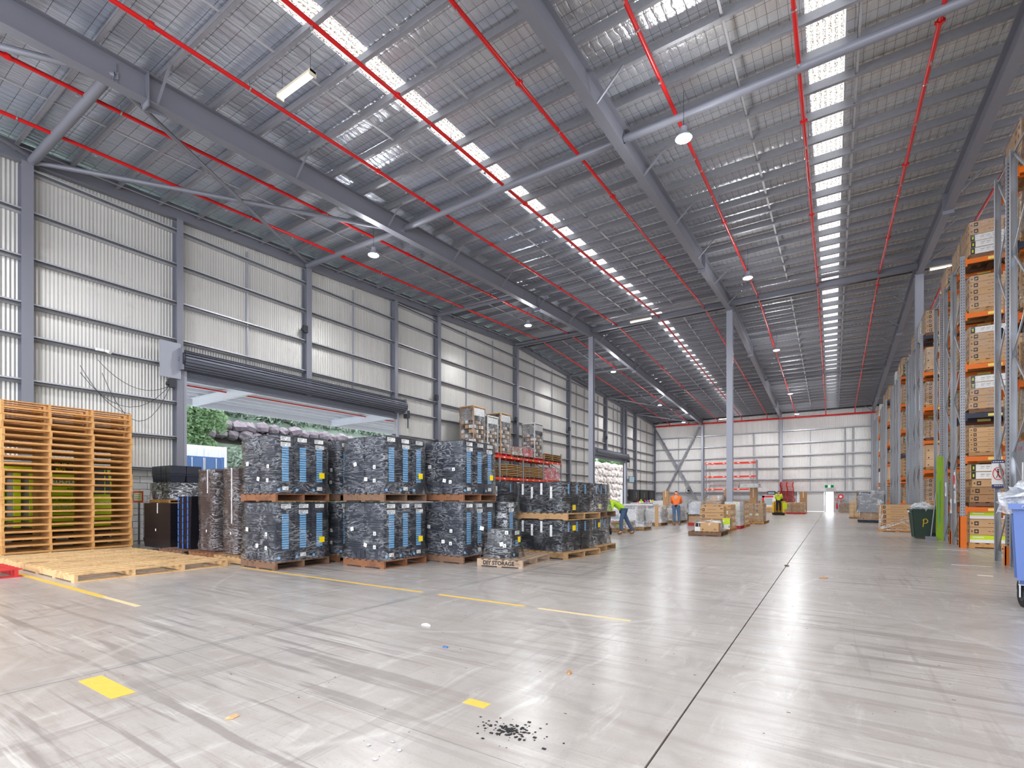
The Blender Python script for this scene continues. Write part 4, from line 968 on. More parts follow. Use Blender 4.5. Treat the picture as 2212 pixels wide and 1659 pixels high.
for k in range(7): m = MB(); m.box(-1.8 + .03 * (k % 3), .02 * (k % 2), 0, 1.2, .12 + k * .13, .12 + k * .13 + .11); m.build('sheet', plain('pink_sheet', (224, 190, 176), .6) if k % 2 else M_WHITE, t)
m = MB(); m.box(-1.8, 0, .1, .2, 0, .12); m.box(-1.8, 0, 1.0, 1.1, 0, .12); m.build('skid', M_PINED, t)
# cartons on pallets, centre
pallet(-3.30, 18.62, 0, 1.12, 1.35, M_OLD, 'dark weathered pallet in front of the carton pallets', .15, 7, 3)
loose(-3.72, 18.95, .152, .62, .5, .31, 'plain', 'open topped cardboard box on the dark weathered pallet', .04)
t = thing('striped_carton', 'white and black printed carton on the dark weathered pallet', 'box', (-4.08, 18.95, .152)); m = MB(); m.box(-.14, .14, -.2, .2, 0, .30); m.build('carton_body', M_WHITE, t)
m = MB(); m.box(-.12, -.01, -.204, -.2, .16, .30); m.box(.01, .12, -.204, -.2, .16, .30); m.build('black_print', M_INK, t)
lumpy(-3.45, 19.3, .152, .8, .45, .38, 'crumpled white film bundle on the dark weathered pallet', 80, [M_WHITE, M_CARD])
pallet(-3.42, 20.45, 0, 1.165, 2.4, M_PINE, 'pale pallet row under the long cartons', .14, 6, 4)
for k in range(2): loose(-3.98, 20.75, .142 + .40 + k * .245, .88, .5, .24, 'flat', '%s long printed carton over the dark weathered pallet' % ('lower', 'upper')[k], 0, M_CARD)
loose(-3.98, 20.75, .142, .85, .5, .395, 'plain', 'dented carton under the long printed cartons', 0, M_CARDD)
loose(-3.28 - .16, 20.72, .142, .30, .45, .44, 'lime', 'small carton with lime label at the pallet row end', 0, M_CARD)
carton_load(-3.45, 21.4, .142, 1.1, 1.3, [(.25, 3, 4, 'white')] * 3 + [(.2, 2, 4, 'flat')], 'brown cartons with white labels on the middle pale pallet', None, 81, cat='carton load')
pallet(-3.40, 23.6, 0, 1.1, 1.2, M_REDP, 'red pallet under the white stacked cartons', .14, 6, 3)
carton_load(-3.42, 23.62, .142, .62, 1.1, [(.21, 2, 3, 'white')] * 5, 'white and lime labelled carton column under film', M_WRAP, 82, mats=[M_WHITE])
pallet(-3.36, 24.9, 0, 1.1, 1.45, M_PINE, 'pale pallet behind the red one in the carton row', .14, 6, 3)
carton_load(-3.40, 24.95, .142, .9, 1.3, [(.23, 3, 4, 'white')] * 4, 'small brown cartons with white labels at the back of the row', None, 83)
pallet(-3.02, 28.85, 0, 1.0, 2.4, M_PINE, 'pale pallet right of the middle column', .14, 6, 4)
carton_load(-3.05, 28.9, .142, .9, 1.2, [(.25, 2, 3, 'plain'), (.2, 1, 3, 'white'), (.24, 2, 3, 'flat'), (.24, 2, 3, 'flat')], 'stacked long cartons right of the middle column', M_WRAP, 84)
loose(-3.9, 32.0, 0, .36, .3, 1.95, 'plain', 'tall upright carton right of the middle column', 0, M_CARD); loose(-3.5, 32.1, 0, .3, .3, 1.2, 'plain', 'shorter upright carton beside the tall one', 0, M_CARDD)
loose(-5.0, 30.4, 0, .45, .3, 1.85, 'plain', 'tall carton leaning by the middle column, left side', 0, M_CARDL); loose(-4.9, 30.0, 0, .16, .3, 2.0, 'plain', 'narrow upright carton in front of the middle column', 0, M_CARD)
lumpy(-3.55, 31.2, 1.96, 1.0, .9, .25, 'white film bundle resting on the tall upright cartons', 85, [M_WHITE, plain('pinkish_film', (226, 206, 204), .5)])
carton_load(-5.75, 30.1, 0, 1.2, 1.2, [(.3, 2, 2, 'plain')] * 4, 'card boxes piled behind the clear wrapped cartons', M_WRAP, 86)
carton_load(-4.2, 34.0, 0, 1.3, 1.2, [(.3, 3, 2, 'plain')] * 4, 'brown carton pile farther back right of the middle column', M_WRAP, 87)
carton_load(-6.9, 36.5, .0, 1.6, 1.2, [(.3, 3, 2, 'plain')] * 4, 'brown carton pile far behind the worker in orange', None, 88)
# red rack at the back wall
rb = thing('back_rack', 'empty red beam rack standing against the back wall', 'rack', (-12.0, 57.9, 0))
for x in (0, 2.62, 5.2):
    for y in (0, .9): m = MB(); m.box(x - .045, x + .045, y - .04, y + .04, 0, 5.45); m.build('upright', M_STEEL, rb)
bb = MB(); bb.box(.05, 2.56, -.03, .03, -.15, 0, 0)
for k in (.2, .75, 1.9): bb.box(k, k + .22, -.035, -.03, -.11, -.04, 1 if k != .75 else 1)
bbm = bb.mesh('beam', [M_REDB, M_WHITE])
for x in (0, 2.6):
    for z in (5.25, 3.78, 2.40):
        for y in (-.03, .93): link('beam', bbm, rb, (x, y, z))
# ---------------------------------------------------------------- back wall area
pallet_n = 0
for q in range(20): pallet(-3.42 + (.04 * math.sin(q) + (.1 if q < 9 else 0)), 58.85, q * .152, 1.25, 1.165, M_REDP, 'red pallet, %s from the floor in the leaning stack' % (NTH[q] if q < 16 else ('seventeenth', 'eighteenth', 'nineteenth', 'topmost')[q - 16]), .15, 5, 3, RX, 'red pallets stacked by the back wall', simple=True, name='red_pallet')
pallet(-2.02, 48.9, 0, 1.55, 1.2, M_REDP, 'red pallet under the brown carton block at the back', .14, 6, 3)
pallet(-3.6, 48.9, 0, .9, 1.2, M_REDP, 'empty red pallet beside the yellow forklift', .14, 6, 3)
carton_load(-2.05, 48.95, .142, 1.45, 1.1, [(.43, 3, 2, 'plain')] * 2, 'block of six faced brown cartons on the red pallet at the back', M_WRAP, 91)
loose(-2.25, 51.6, 1.0 - 1.0, .55, .4, 1.95, 'plain', 'tall brown carton standing behind the carton block', 0, M_CARDD)
for q in range(5): pallet(1.42, 56.6, q * .18, .95, 1.1, M_GREYW, 'grey pallet, %s of five stacked right of the hose reel' % ORD[q] if q < 4 else 'grey pallet, topmost of five stacked right of the hose reel', .16, 5, 3, 0, 'grey pallets by the back wall', simple=True, name='grey_pallet')
t = thing('exit_sign', 'green and white exit sign hanging above the back doorway', 'sign', (-.34, 59.3, 2.42))
M_EXG = emis('exit_green', (20, 140, 90), 1.0); M_EXW = emis('exit_white', (240, 250, 245), 1.2)
m = MB(); m.box(-.38, .38, 0, .04, 0, .28); m.build('sign_box', M_WHITE, t); m = MB(); m.box(-.37, -.12, -.006, 0, .01, .27); m.box(.12, .37, -.006, 0, .01, .27); m.build('green_panel', M_EXG, t)
m = MB(); m.box(-.12, .12, -.006, 0, .01, .27); m.build('white_panel', M_EXW, t)
m = MB(); m.cyl((0, -.008, .21), (0, -.010, .21), .022, None, 8); m.bar((0, -.009, .19), (-.03, -.009, .12), .02, .004); m.bar((-.03, -.009, .12), (.03, -.009, .05), .018, .004); m.bar((-.03, -.009, .12), (-.06, -.009, .05), .018, .004); m.bar((-.01, -.009, .17), (.06, -.009, .15), .014, .004); m.build('running_figure', M_EXG, t)
m = MB(); m.cyl((-.2, .06, .2), (-.2, .06, 2.2), .01, None, 4); m.cyl((.2, .06, .2), (.2, .06, 2.2), .01, None, 4); m.build('hanger_rod', M_STEEL, t)
t = thing('hose_reel', 'round red fire hose reel on the back wall', 'hose reel', (.62, 59.3, 1.52))
m = MB(); m.cyl((0, 0, 0), (0, -.16, 0), .25, None, 20); m.build('reel_drum', M_RED, t); m = MB(); m.cyl((0, -.165, 0), (0, -.17, 0), .12, None, 14); m.build('reel_hub', M_WHITE, t)
m = MB(); m.tube([(0, -.1, -.22), (.05, -.1, -.45), (.0, -.1, -.6), (-.08, -.1, -.4)], .02, 6); m.build('hose', M_RED, t); m = MB(); m.box(.33, .37, .0, .05, -1.5, 4.5); m.build('feed_pipe', M_STEELL, t)
t = thing('fire_extinguisher', 'red fire extinguisher on the back wall below the hose sign', 'extinguisher', (.30, 59.35, .28))
m = MB(); m.cyl((0, 0, 0), (0, 0, .5), .08, None, 12); m.cyl((0, 0, .5), (0, 0, .56), .08, .03, 12); m.build('cylinder', M_RED, t); m = MB(); m.box(-.05, .05, -.02, .02, .56, .62); m.build('handle', M_BLACK, t)
for z, l in ((1.15, 'small red extinguisher sign above the fire extinguisher'), (2.0, 'small red sign beside the doorway head')): m = MB(); m.box(-.09, .09, 0, .02, 0, .22, 0); m.box(-.03, .03, -.004, 0, .05, .17, 1); link('fire_sign', m.mesh('fire_sign', [M_RED, M_WHITE]), None, (.28 if z < 2 else .2, 59.45, z if z < 2 else 1.9), 0, l, 'sign')
t = thing('red_cabinet', 'red and white vending style cabinet behind the forklift', 'cabinet', (-5.5, 57.9, 0))
m = MB(); m.box(-.75, .75, 0, .8, 0, 1.7); m.build('cabinet_body', M_WHITE, t); m = MB(); m.box(-.75, -.55, -.01, 0, .6, 1.65); m.box(-.75, .3, -.01, 0, 1.45, 1.65); m.box(-.75, .6, -.01, 0, .35, .5); m.build('red_trim', M_RED, t)
m = MB(); m.box(-.5, .2, -.012, 0, .7, 1.4); m.build('window_panel', plain('pale_window', (170, 180, 186), .2), t); m = MB(); m.box(-.7, .3, -.014, -.01, .42, .48); m.build('yellow_trim', M_YEL, t)
t = thing('wall_screen', 'small dark screen above the red and white cabinet', 'screen', (-5.4, 58.0, 1.71)); m = MB(); m.box(-.35, .35, 0, .2, 0, .4); m.build('screen_case', M_BLACK, t); m = MB(); m.box(-.3, .3, -.01, 0, .05, .32); m.build('screen_glass', M_GLASS, t)
carton_load(-4.6, 52.6, 0, 1.0, 1.0, [(.25, 2, 2, 'plain')] * 2, 'flattened brown cartons left of the forklift', None, 92)
# lockers, screens and clutter along the far left wall
for i, (a, b) in enumerate(((49.9, 51.9), (52.2, 54.9), (55.2, 57.2))):
    t = thing('black_locker', 'black cabinet on the far left wall, %s' % ('nearest the roller door', 'middle one', 'nearest the corner')[i], 'cabinet', (-17.85, a, 1.1))
    m = MB(); m.box(0, .5, 0, b - a, 0, 1.1); m.build('cabinet_body', M_BLACK, t); m = MB(); m.box(.501, .505, (b - a) * .45, (b - a) * .55, .3, .9); m.build('handle', M_WHITE, t)
    m = MB(); m.box(.5, .508, .05, (b - a) / 2 - .02, .05, 1.05); m.box(.5, .508, (b - a) / 2 + .02, b - a - .05, .05, 1.05); m.build('cabinet_door', M_INK, t)
    m = MB()
    for yy in (.1, b - a - .1): m.box(.05, .1, yy - .03, yy + .03, -1.1, 0)
    m.build('leg', M_STEEL, t)
t = thing('workbench', 'long cluttered workbench under the black cabinets', 'workbench', (-17.7, 50, 0)); m = MB(); m.box(0, 1.0, 0, 7.5, .85, .9); m.build('bench_top', M_WHITE, t)
for yy in (.1, 3.7, 7.3):
    for xx in (.08, .9): m = MB(); m.box(xx - .03, xx + .03, yy - .03, yy + .03, 0, .85); m.build('leg', M_STEEL, t)
CC = [M_RED, M_WHITE, M_LIMEP, M_YEL, M_BLACK, plain('magenta_cloth', (226, 40, 130), .6), M_SBLUE, M_STEEL]
CN = ['red', 'white', 'green', 'yellow', 'black', 'magenta', 'blue', 'grey']
for i in range(16):
    r = random.Random(i + 200); k = i % 8; hh = r.uniform(.15, .45); m = MB(); m.cyl((0, 0, 0), (0, 0, hh * .75), .13, .12, 9); m.cyl((0, 0, hh * .75), (0, 0, hh), .07, .05, 9)
    link('canister', m.mesh('canister', CC[k]), None, (-16.95, 50.3 + i * .45, .9), 0, '%s canister on the far workbench, %s from the roller door' % (CN[k], NTH[i]), 'canister')
m = MB(); m.box(-.5, .5, -.3, .3, 0, 1.1); link('white_drawer_unit', m.mesh('white_drawer_unit', M_WHITE), None, (-15.9, 53.8, 0), 0, 'white drawer unit standing before the black cabinets', 'drawers')
loose(-14.05, 50.2, 0, .55, .3, 2.1, 'plain', 'tall brown carton standing near the back left corner', 0, M_CARDD)
for i, y in enumerate((48.9 + .6, 50.15)):
    t = thing('wall_monitor', 'tilted wall monitor beside the far roller door, %s' % ('left one', 'right one')[i], 'monitor', (-17.5, y, 3.0)); m = MB(); m.box(-.03, .03, -.42, .42, 0, .62); m.build('monitor_case', M_BLACK, t)
    m = MB(); m.box(.031, .035, -.39, .39, .03, .59); m.build('monitor_screen', emis('screen_glow', (190, 220, 235), .8), t); m = MB(); m.bar((-.03, 0, .3), (-.4, 0, .3), .06, .06); m.build('monitor_arm', M_STEEL, t)
t = thing('wall_fan', 'dark round fan on the back wall bracing', 'fan', (-14.0, 59.0, 2.25)); m = MB()
for k in range(10): a = k * math.pi / 5; m.bar((0, 0, 0), (.3 * math.cos(a), 0, .3 * math.sin(a)), .02, .02)
m.tube([(.32 * math.cos(k * math.pi / 8), 0, .32 * math.sin(k * math.pi / 8)) for k in range(17)], .02, 5); m.build('fan_guard', M_BLACK, t); m = MB(); m.cyl((0, .02, 0), (0, .3, 0), .1, None, 10); m.build('fan_motor', M_BLACK, t)
m = MB(); m.bar((0, .3, 0), (0, .5, 0), .05, .05); m.build('bracket', M_STEEL, t)
# ---------------------------------------------------------------- people
M_SKIN = plain('skin', (214, 160, 128), .55, 0, .05); M_HAIR = plain('dark_hair', (48, 38, 32), .7)
M_JEAN = plain('blue_denim', (70, 92, 122), .85, 0, .2, 14); M_JEAN2 = plain('faded_denim', (96, 124, 158), .85, 0, .2, 14); M_NAVYC = plain('navy_cloth', (34, 36, 62), .85)
M_HIVIS = plain('hi_vis_lime', (176, 222, 40), .7, 0, .08, 6); M_HIVO = plain('hi_vis_orange', (255, 122, 52), .7, 0, .08, 6); M_HIVY = plain('hi_vis_yellow', (214, 236, 30), .7, 0, .06, 6)
M_BOOT = plain('tan_boot', (120, 84, 56), .7); M_DTR = plain('dark_trousers', (44, 46, 56), .8)
def skin_obj(name, pts, edges, rad, mat, parent, root=0, sub=2):
    me = bpy.data.meshes.new(name); me.from_pydata([tuple(p) for p in pts], edges, []); me.materials.append(mat)
    o = link(name, me, parent)
    md = o.modifiers.new('skin', 'SKIN'); md.use_smooth_shade = True
    if not me.skin_vertices: me.skin_vertices.new() if hasattr(me.skin_vertices, 'new') else None
    o2 = me.skin_vertices[0].data if len(me.skin_vertices) else None
    if o2 is not None:
        for i, v in enumerate(o2): v.radius = (rad[i] if isinstance(rad[i], tuple) else (rad[i], rad[i])); v.use_root = (i == root)
    ss = o.modifiers.new('sub', 'SUBSURF'); ss.levels = 1; ss.render_levels = sub
    return o
def person(label, loc, rz, J, cloth, trouser, hair=M_HAIR, extra=None, boots=M_BOOT, hood=None):
    """J: joints in local coords, +Y forward. keys pelvis chest neck head shL elL haL shR elR haR hipL knL anL hipR knR anR"""
    t = thing('person', label, 'person', loc, rz); V = {k: Vector(v) for k, v in J.items()}
    names, pts, rad, ed = [], [], [], []
    def add(n, p, r): names.append(n); pts.append(Vector(p)); rad.append(r); return len(pts) - 1
    pe = add('pelvis', V['pelvis'], .115); mid = add('mid', V['pelvis'].lerp(V['chest'], .5), .105); ch = add('chest', V['chest'], (.14, .11)); ne = add('neck', V['neck'], .052)
    ed += [(pe, mid), (mid, ch), (ch, ne)]
    hd = (V['head'] - V['neck']).normalized(); h0 = add('jaw', V['neck'] + hd * .07, .066); h1 = add('face', V['neck'] + hd * .15, .083); h2 = add('crown', V['neck'] + hd * .215, .066); ed += [(ne, h0), (h0, h1), (h1, h2)]
    for s in 'LR':
        a = add('sh', V['sh' + s], .062); b = add('el', V['el' + s], .043); c = add('wr', V['ha' + s], .027); ed += [(ch, a), (a, b), (b, c)]
        f = (V['ha' + s] - V['el' + s]).normalized(); pm = add('palm', V['ha' + s] + f * .06, (.038, .018)); ed.append((c, pm))
        side = f.cross(Vector((0, 0, 1))); side = side.normalized() if side.length > .1 else Vector((0, 1, 0)); nrm = f.cross(side)
        for q, ln in ((-1.5, .062), (-.5, .075), (.5, .08), (1.5, .066)):
            k1 = add('fg', V['ha' + s] + f * (.085 + ln * .5) + side * (.017 * q), .0085); k2 = add('ft', V['ha' + s] + f * (.085 + ln * .9) + side * (.018 * q) + nrm * .025, .007); ed += [(pm, k1), (k1, k2)]
        t1 = add('th', V['ha' + s] + f * .05 + side * -.045 + nrm * .012, .010); t2 = add('tt', V['ha' + s] + f * .085 + side * -.06 + nrm * .02, .008); ed += [(c, t1), (t1, t2)]
        hp = add('hip', V['hip' + s], .09); kn = add('kn', V['kn' + s], .056); an = add('an', V['an' + s], .036); ft = V['an' + s] + Vector((0, .13, -.045)); to = add('toe', ft, (.04, .026)); he = add('heel', V['an' + s] + Vector((0, -.04, -.04)), .03)
        ed += [(pe, hp), (hp, kn), (kn, an), (an, to), (an, he)]
    skin_obj('body', pts, ed, rad, M_SKIN, t)
    # clothing shells
    P = [V['pelvis'] + (V['chest'] - V['pelvis']) * .02, V['pelvis'].lerp(V['chest'], .5), V['chest'], V['neck'] - (V['neck'] - V['chest']) * .25]; R = [(.155, .13), (.15, .125), (.175, .14), .085]; E_ = [(0, 1), (1, 2), (2, 3)]
    for s in 'LR':
        n = len(P); wr = V['el' + s].lerp(V['ha' + s], .92); P += [V['sh' + s], V['el' + s], wr]; R += [.085, .064, .046]; E_ += [(2, n), (n, n + 1), (n + 1, n + 2)]
    skin_obj('jacket', P, E_, R, cloth, t, 1)
    P = [V['pelvis'] + Vector((0, 0, .03))]; R = [(.135, .125)]; E_ = []
    for s in 'LR':
        n = len(P); P += [V['hip' + s], V['kn' + s], V['an' + s] + (V['kn' + s] - V['an' + s]) * .06]; R += [.108, .075, .062]; E_ += [(0, n), (n, n + 1), (n + 1, n + 2)]
    skin_obj('trousers', P, E_, R, trouser, t, 0)
    for s in 'LR':
        a = V['an' + s]; skin_obj('boot', [a + Vector((0, 0, .05)), a + Vector((0, -.01, -.03)), a + Vector((0, .14, -.045))], [(0, 1), (1, 2)], [.055, (.05, .045), (.048, .038)], boots, t, 0, 1)
    up = hd; fw = Vector((0, 1, 0)) - up * up.y; fw.normalize(); sd = up.cross(fw)
    c = V['neck'] + hd * .155
    skin_obj('hair', [c - fw * .012 + up * .0, c - fw * .018 + up * .045, c - fw * .004 + up * .075], [(0, 1), (1, 2)], [.082, .086, .068], hair, t, 0)
    m = MB()
    for s_ in (-1, 1): m.cyl(c + fw * .078 + sd * .03 * s_, c + fw * .086 + sd * .03 * s_, .011, .009, 8)
    m.build('eye', M_INK, t); m = MB(); m.cyl(c + fw * .08 - up * .005, c + fw * .106 - up * .03, .007, .015, 6); m.build('nose', M_SKIN, t)
    m = MB(); m.bar(c + fw * .079 - up * .06 - sd * .024, c + fw * .079 - up * .06 + sd * .024, .008, .01); m.build('mouth', plain('lips', (170, 96, 88), .5), t)
    m = MB()
    for s_ in (-1, 1): m.cyl(c + sd * .08 * s_, c + sd * .094 * s_, .022, .018, 8)
    m.build('ear', M_SKIN, t)
    if hood: skin_obj('hood', [V['neck'] - fw * .03 - up * .03, V['neck'] - fw * .07 + up * .05], [(0, 1)], [(.11, .08), (.075, .05)], cloth, t, 0)
    if extra: extra(t, V)
    return t
# bending worker in lime, leaning to the left of the picture over a trolley; local +Y = forward (image left)
def straps(t, V):
    m = MB(); a, b = V['pelvis'], V['chest']
    skin_obj('shirt_hem', [a + (b - a) * .02, a + (b - a) * .12], [(0, 1)], [(.162, .138), (.158, .135)], plain('grey_shirt_hem', (170, 176, 160), .8), t, 0, 1)
person('worker in lime hooded top and jeans bending over a trolley', (-6.55, 17.62, 0), math.radians(123), dict(pelvis=(0, -.05, .93), chest=(0, .27, 1.18), neck=(0, .44, 1.27), head=(0, .60, 1.22), shL=(-.19, .38, 1.20), elL=(-.24, .44, .93), haL=(-.22, .56, .72), shR=(.19, .38, 1.20), elR=(.24, .46, .92), haR=(.2, .62, .72),
    hipL=(-.10, -.05, .88), knL=(-.13, .06, .49), anL=(-.15, .06, .09), hipR=(.10, -.05, .88), knR=(.15, -.24, .49), anR=(.18, -.46, .09)), M_HIVIS, M_JEAN, hood=True, extra=straps)
def tied(t, V):
    skin_obj('tied_jacket', [V['pelvis'] + Vector((0, -.02, .10)), V['pelvis'] + Vector((.04, -.05, -.10))], [(0, 1)], [(.17, .15), (.15, .12)], M_NAVYC, t, 0, 1)
person('worker seen from behind in orange hooded top with navy jacket round the waist', (-6.58, 25.25, 0), math.radians(8), dict(pelvis=(0, 0, .95), chest=(-.02, .10, 1.34), neck=(-.02, .15, 1.50), head=(-.02, .27, 1.62), shL=(-.21, .11, 1.40), elL=(-.25, .20, 1.14), haL=(-.16, .44, 1.10), shR=(.19, .11, 1.40), elR=(.24, .20, 1.15), haR=(.14, .44, 1.10),
    hipL=(-.10, 0, .92), knL=(-.09, .04, .50), anL=(-.08, 0, .09), hipR=(.10, 0, .92), knR=(.13, .10, .52), anR=(.14, .08, .09)), M_HIVO, M_JEAN2, hood=True, extra=tied)
person('worker in yellow hi-vis shirt standing on the forklift platform, back turned', (-3.70, 45.3, .22), math.radians(0), dict(pelvis=(0, 0, .93), chest=(0, .02, 1.32), neck=(0, .03, 1.49), head=(0, .05, 1.7), shL=(-.20, .02, 1.42), elL=(-.25, .10, 1.16), haL=(-.18, .34, 1.12), shR=(.20, .02, 1.42), elR=(.25, .10, 1.16), haR=(.18, .34, 1.12),
    hipL=(-.10, 0, .90), knL=(-.11, .02, .50), anL=(-.11, 0, .09), hipR=(.10, 0, .90), knR=(.12, .02, .50), anR=(.12, 0, .09)), M_HIVY, M_DTR, boots=M_BLACK)
t = thing('pallet_truck', 'yellow ride-on pallet truck with dark base carrying the worker', 'forklift', (-3.70, 45.3, 0))
m = MB(); m.box(-.42, .42, -.35, .45, .04, .2); m.build('platform', M_BLACK, t); m = MB(); m.box(-.42, -.3, -.3, .5, .2, 1.05); m.box(.3, .42, -.3, .5, .2, .9); m.box(-.42, .42, .42, 1.0, .1, 1.12); m.build('truck_body', plain('truck_yellow', (236, 190, 30), .4), t)
m = MB(); m.box(-.25, .25, .55, .62, 1.1, 1.3); m.tube([(-.2, .6, 1.25), (0, .45, 1.3), (.2, .6, 1.25)], .02, 6); m.build('tiller_handle', M_BLACK, t); m = MB(); m.box(-.33, -.1, 1.0, 2.2, .06, .14); m.box(.1, .33, 1.0, 2.2, .06, .14); m.build('fork', M_STEEL, t)
for x in (-.3, .3): m = MB(); m.cyl((x - .05, .6, .09), (x + .05, .6, .09), .09, None, 12); m.build('wheel', M_BLACK, t)
m = MB(); m.taper(-.16, .16, -.1, .1, 0, .5, .02); link('hi_vis_vest', m.mesh('hi_vis_vest', M_HIVY), t, (.46, -.25, .5))
t = thing('tub_trolley', 'dark wheeled tub trolley in front of the bending worker', 'trolley', (-7.3, 17.62, 0), math.radians(33))
m = MB(); m.taper(-.28, .28, -.3, .3, .38, .82, .06); m.build('tub', plain('slate_tub', (64, 76, 94), .5), t); m = MB(); m.box(-.3, .3, -.32, .32, .82, .86); m.build('tub_rim', M_STEEL, t)
m = MB()
for x in (-.24, .24):
    for y in (-.24, .24): m.bar((x, y, .12), (x * .8, y * .8, .4), .03, .03)
m.build('frame', M_BLACK, t)
for x in (-.24, .24):
    for y in (-.26, .26): m = MB(); m.cyl((x - .025, y, .12), (x + .025, y, .12), .12, None, 16); m.build('wheel', M_BLACK, t)
# ---------------------------------------------------------------- tall racking on the right
def post_mesh(h):
    m = MB(); m.box(-.05, .05, -.035, -.028, 0, h); m.box(-.05, -.044, -.028, .035, 0, h); m.box(.044, .05, -.028, .035, 0, h)
    z = .1
    while z < h - .1:   # punched slots
        m.box(-.03, -.016, -.0365, -.035, z, z + .03, 1); m.box(.016, .03, -.0365, -.035, z, z + .03, 1); m.box(-.0515, -.05, -.012, .006, z, z + .03, 1); z += .075
    return m.mesh('upright', [M_RACKG, M_DARK])
PM = {8.15: post_mesh(8.15), 7.9: post_mesh(7.9)}
def brace_mesh(d, h):
    m = MB(); z = .25; k = 0
    while z < h - 1.0:
        a, b = (.02, d - .02) if k % 2 else (d - .02, .02); m.bar((0, a, z), (0, b, z + .95), .022, .045); z += .98; k += 1
    m.bar((0, 0, .2), (0, d, .2), .022, .04); m.bar((0, 0, h - .1), (0, d, h - .1), .022, .04)
    return m.mesh('frame_brace', M_RACKG)
_bmc = {}
def rbeam(mat):
    if mat.name in _bmc: return _bmc[mat.name]
    m = MB(); m.box(.05, 2.73, -.022, .022, -.125, 0, 0); m.box(.05, .09, -.028, .028, -.19, .03, 0); m.box(2.69, 2.73, -.028, .028, -.19, .03, 0)
    m.box(.5, .78, -.026, -.022, -.10, -.03, 1); m.box(1.75, 1.98, -.026, -.022, -.10, -.03, 2)
    _bmc[mat.name] = m.mesh('beam', [mat, plain('yellow_location_label', (232, 214, 110), .5), M_WHITE]); return _bmc[mat.name]
LV = [1.10, 2.46, 3.62, 4.94, 6.32, 7.78]
RXX = 2.95
blocks = [(0, [(12.35, 1.1), (13.72, .84)], 8.15), (1, [(18.0, 1.1), (19.3, 1.1), (21.1, 1.1)], 7.9), (2, [(25.5, 1.1), (26.8, 1.1), (28.9, 1.1)], 7.9), (3, [(33.4, 1.1), (34.7, 1.1), (36.7, 1.1)], 7.9), (4, [(41.2, 1.1), (42.5, 1.1), (44.5, 1.1)], 7.9), (5, [(48.8, 1.1), (50.1, 1.1), (52.0, 1.1)], 7.9)]
row = 0
LAYERS = {'flat': [(.177, 1, 1, 'flat')] * 5, 'band': [(.177, 1, 1, 'flat')] * 3 + [(.177, 1, 1, 'band')] * 2, 'bandtop': [(.177, 1, 1, 'flat')] * 4 + [(.177, 1, 1, 'band')], 'bandlow': [(.177, 1, 1, 'band')] * 3 + [(.177, 1, 1, 'flat')] * 2, 'four': [(.19, 1, 1, 'flat')] * 4,
          'plain': [(.29, 2, 2, 'plain')] * 3, 'white': [(.29, 2, 2, 'white')] * 3, 'low': [(.13, 1, 1, 'flat')] * 5}
STY = {'four': 'four printed cartons', 'flat': 'brown printed cartons', 'band': 'cartons, two lime-labelled on top', 'bandtop': 'cartons, one lime-labelled on top', 'bandlow': 'cartons, three lime-labelled below', 'plain': 'square brown cartons', 'white': 'cartons with white labels', 'low': 'thin flat cartons'}
protos = {}
def rack_load(style, x, y, z, label, wrapped=True, dep=1.05):
    key = (style, wrapped)
    if key not in protos:
        t = carton_load(x, y, z, 1.16, dep, LAYERS[style], label, M_WRAP if wrapped else None, 300 + len(protos), mats=[M_WHITE] if style == 'white' else ([M_CARDL] if style == 'plain' else [M_CARD]))
        protos[key] = t; return t
    return dup(protos[key], (x, y, z), 0, label)
pp = {}
def rack_pallet(x, y, z, label, mat):
    if mat.name not in pp: pp[mat.name] = pallet(x, y, z, 1.165, 1.08, mat, label, .13, 6, 3); return
    q = pp[mat.name]; dup(q, (x - 1.165 / 2, y + .54, z), 0, label)
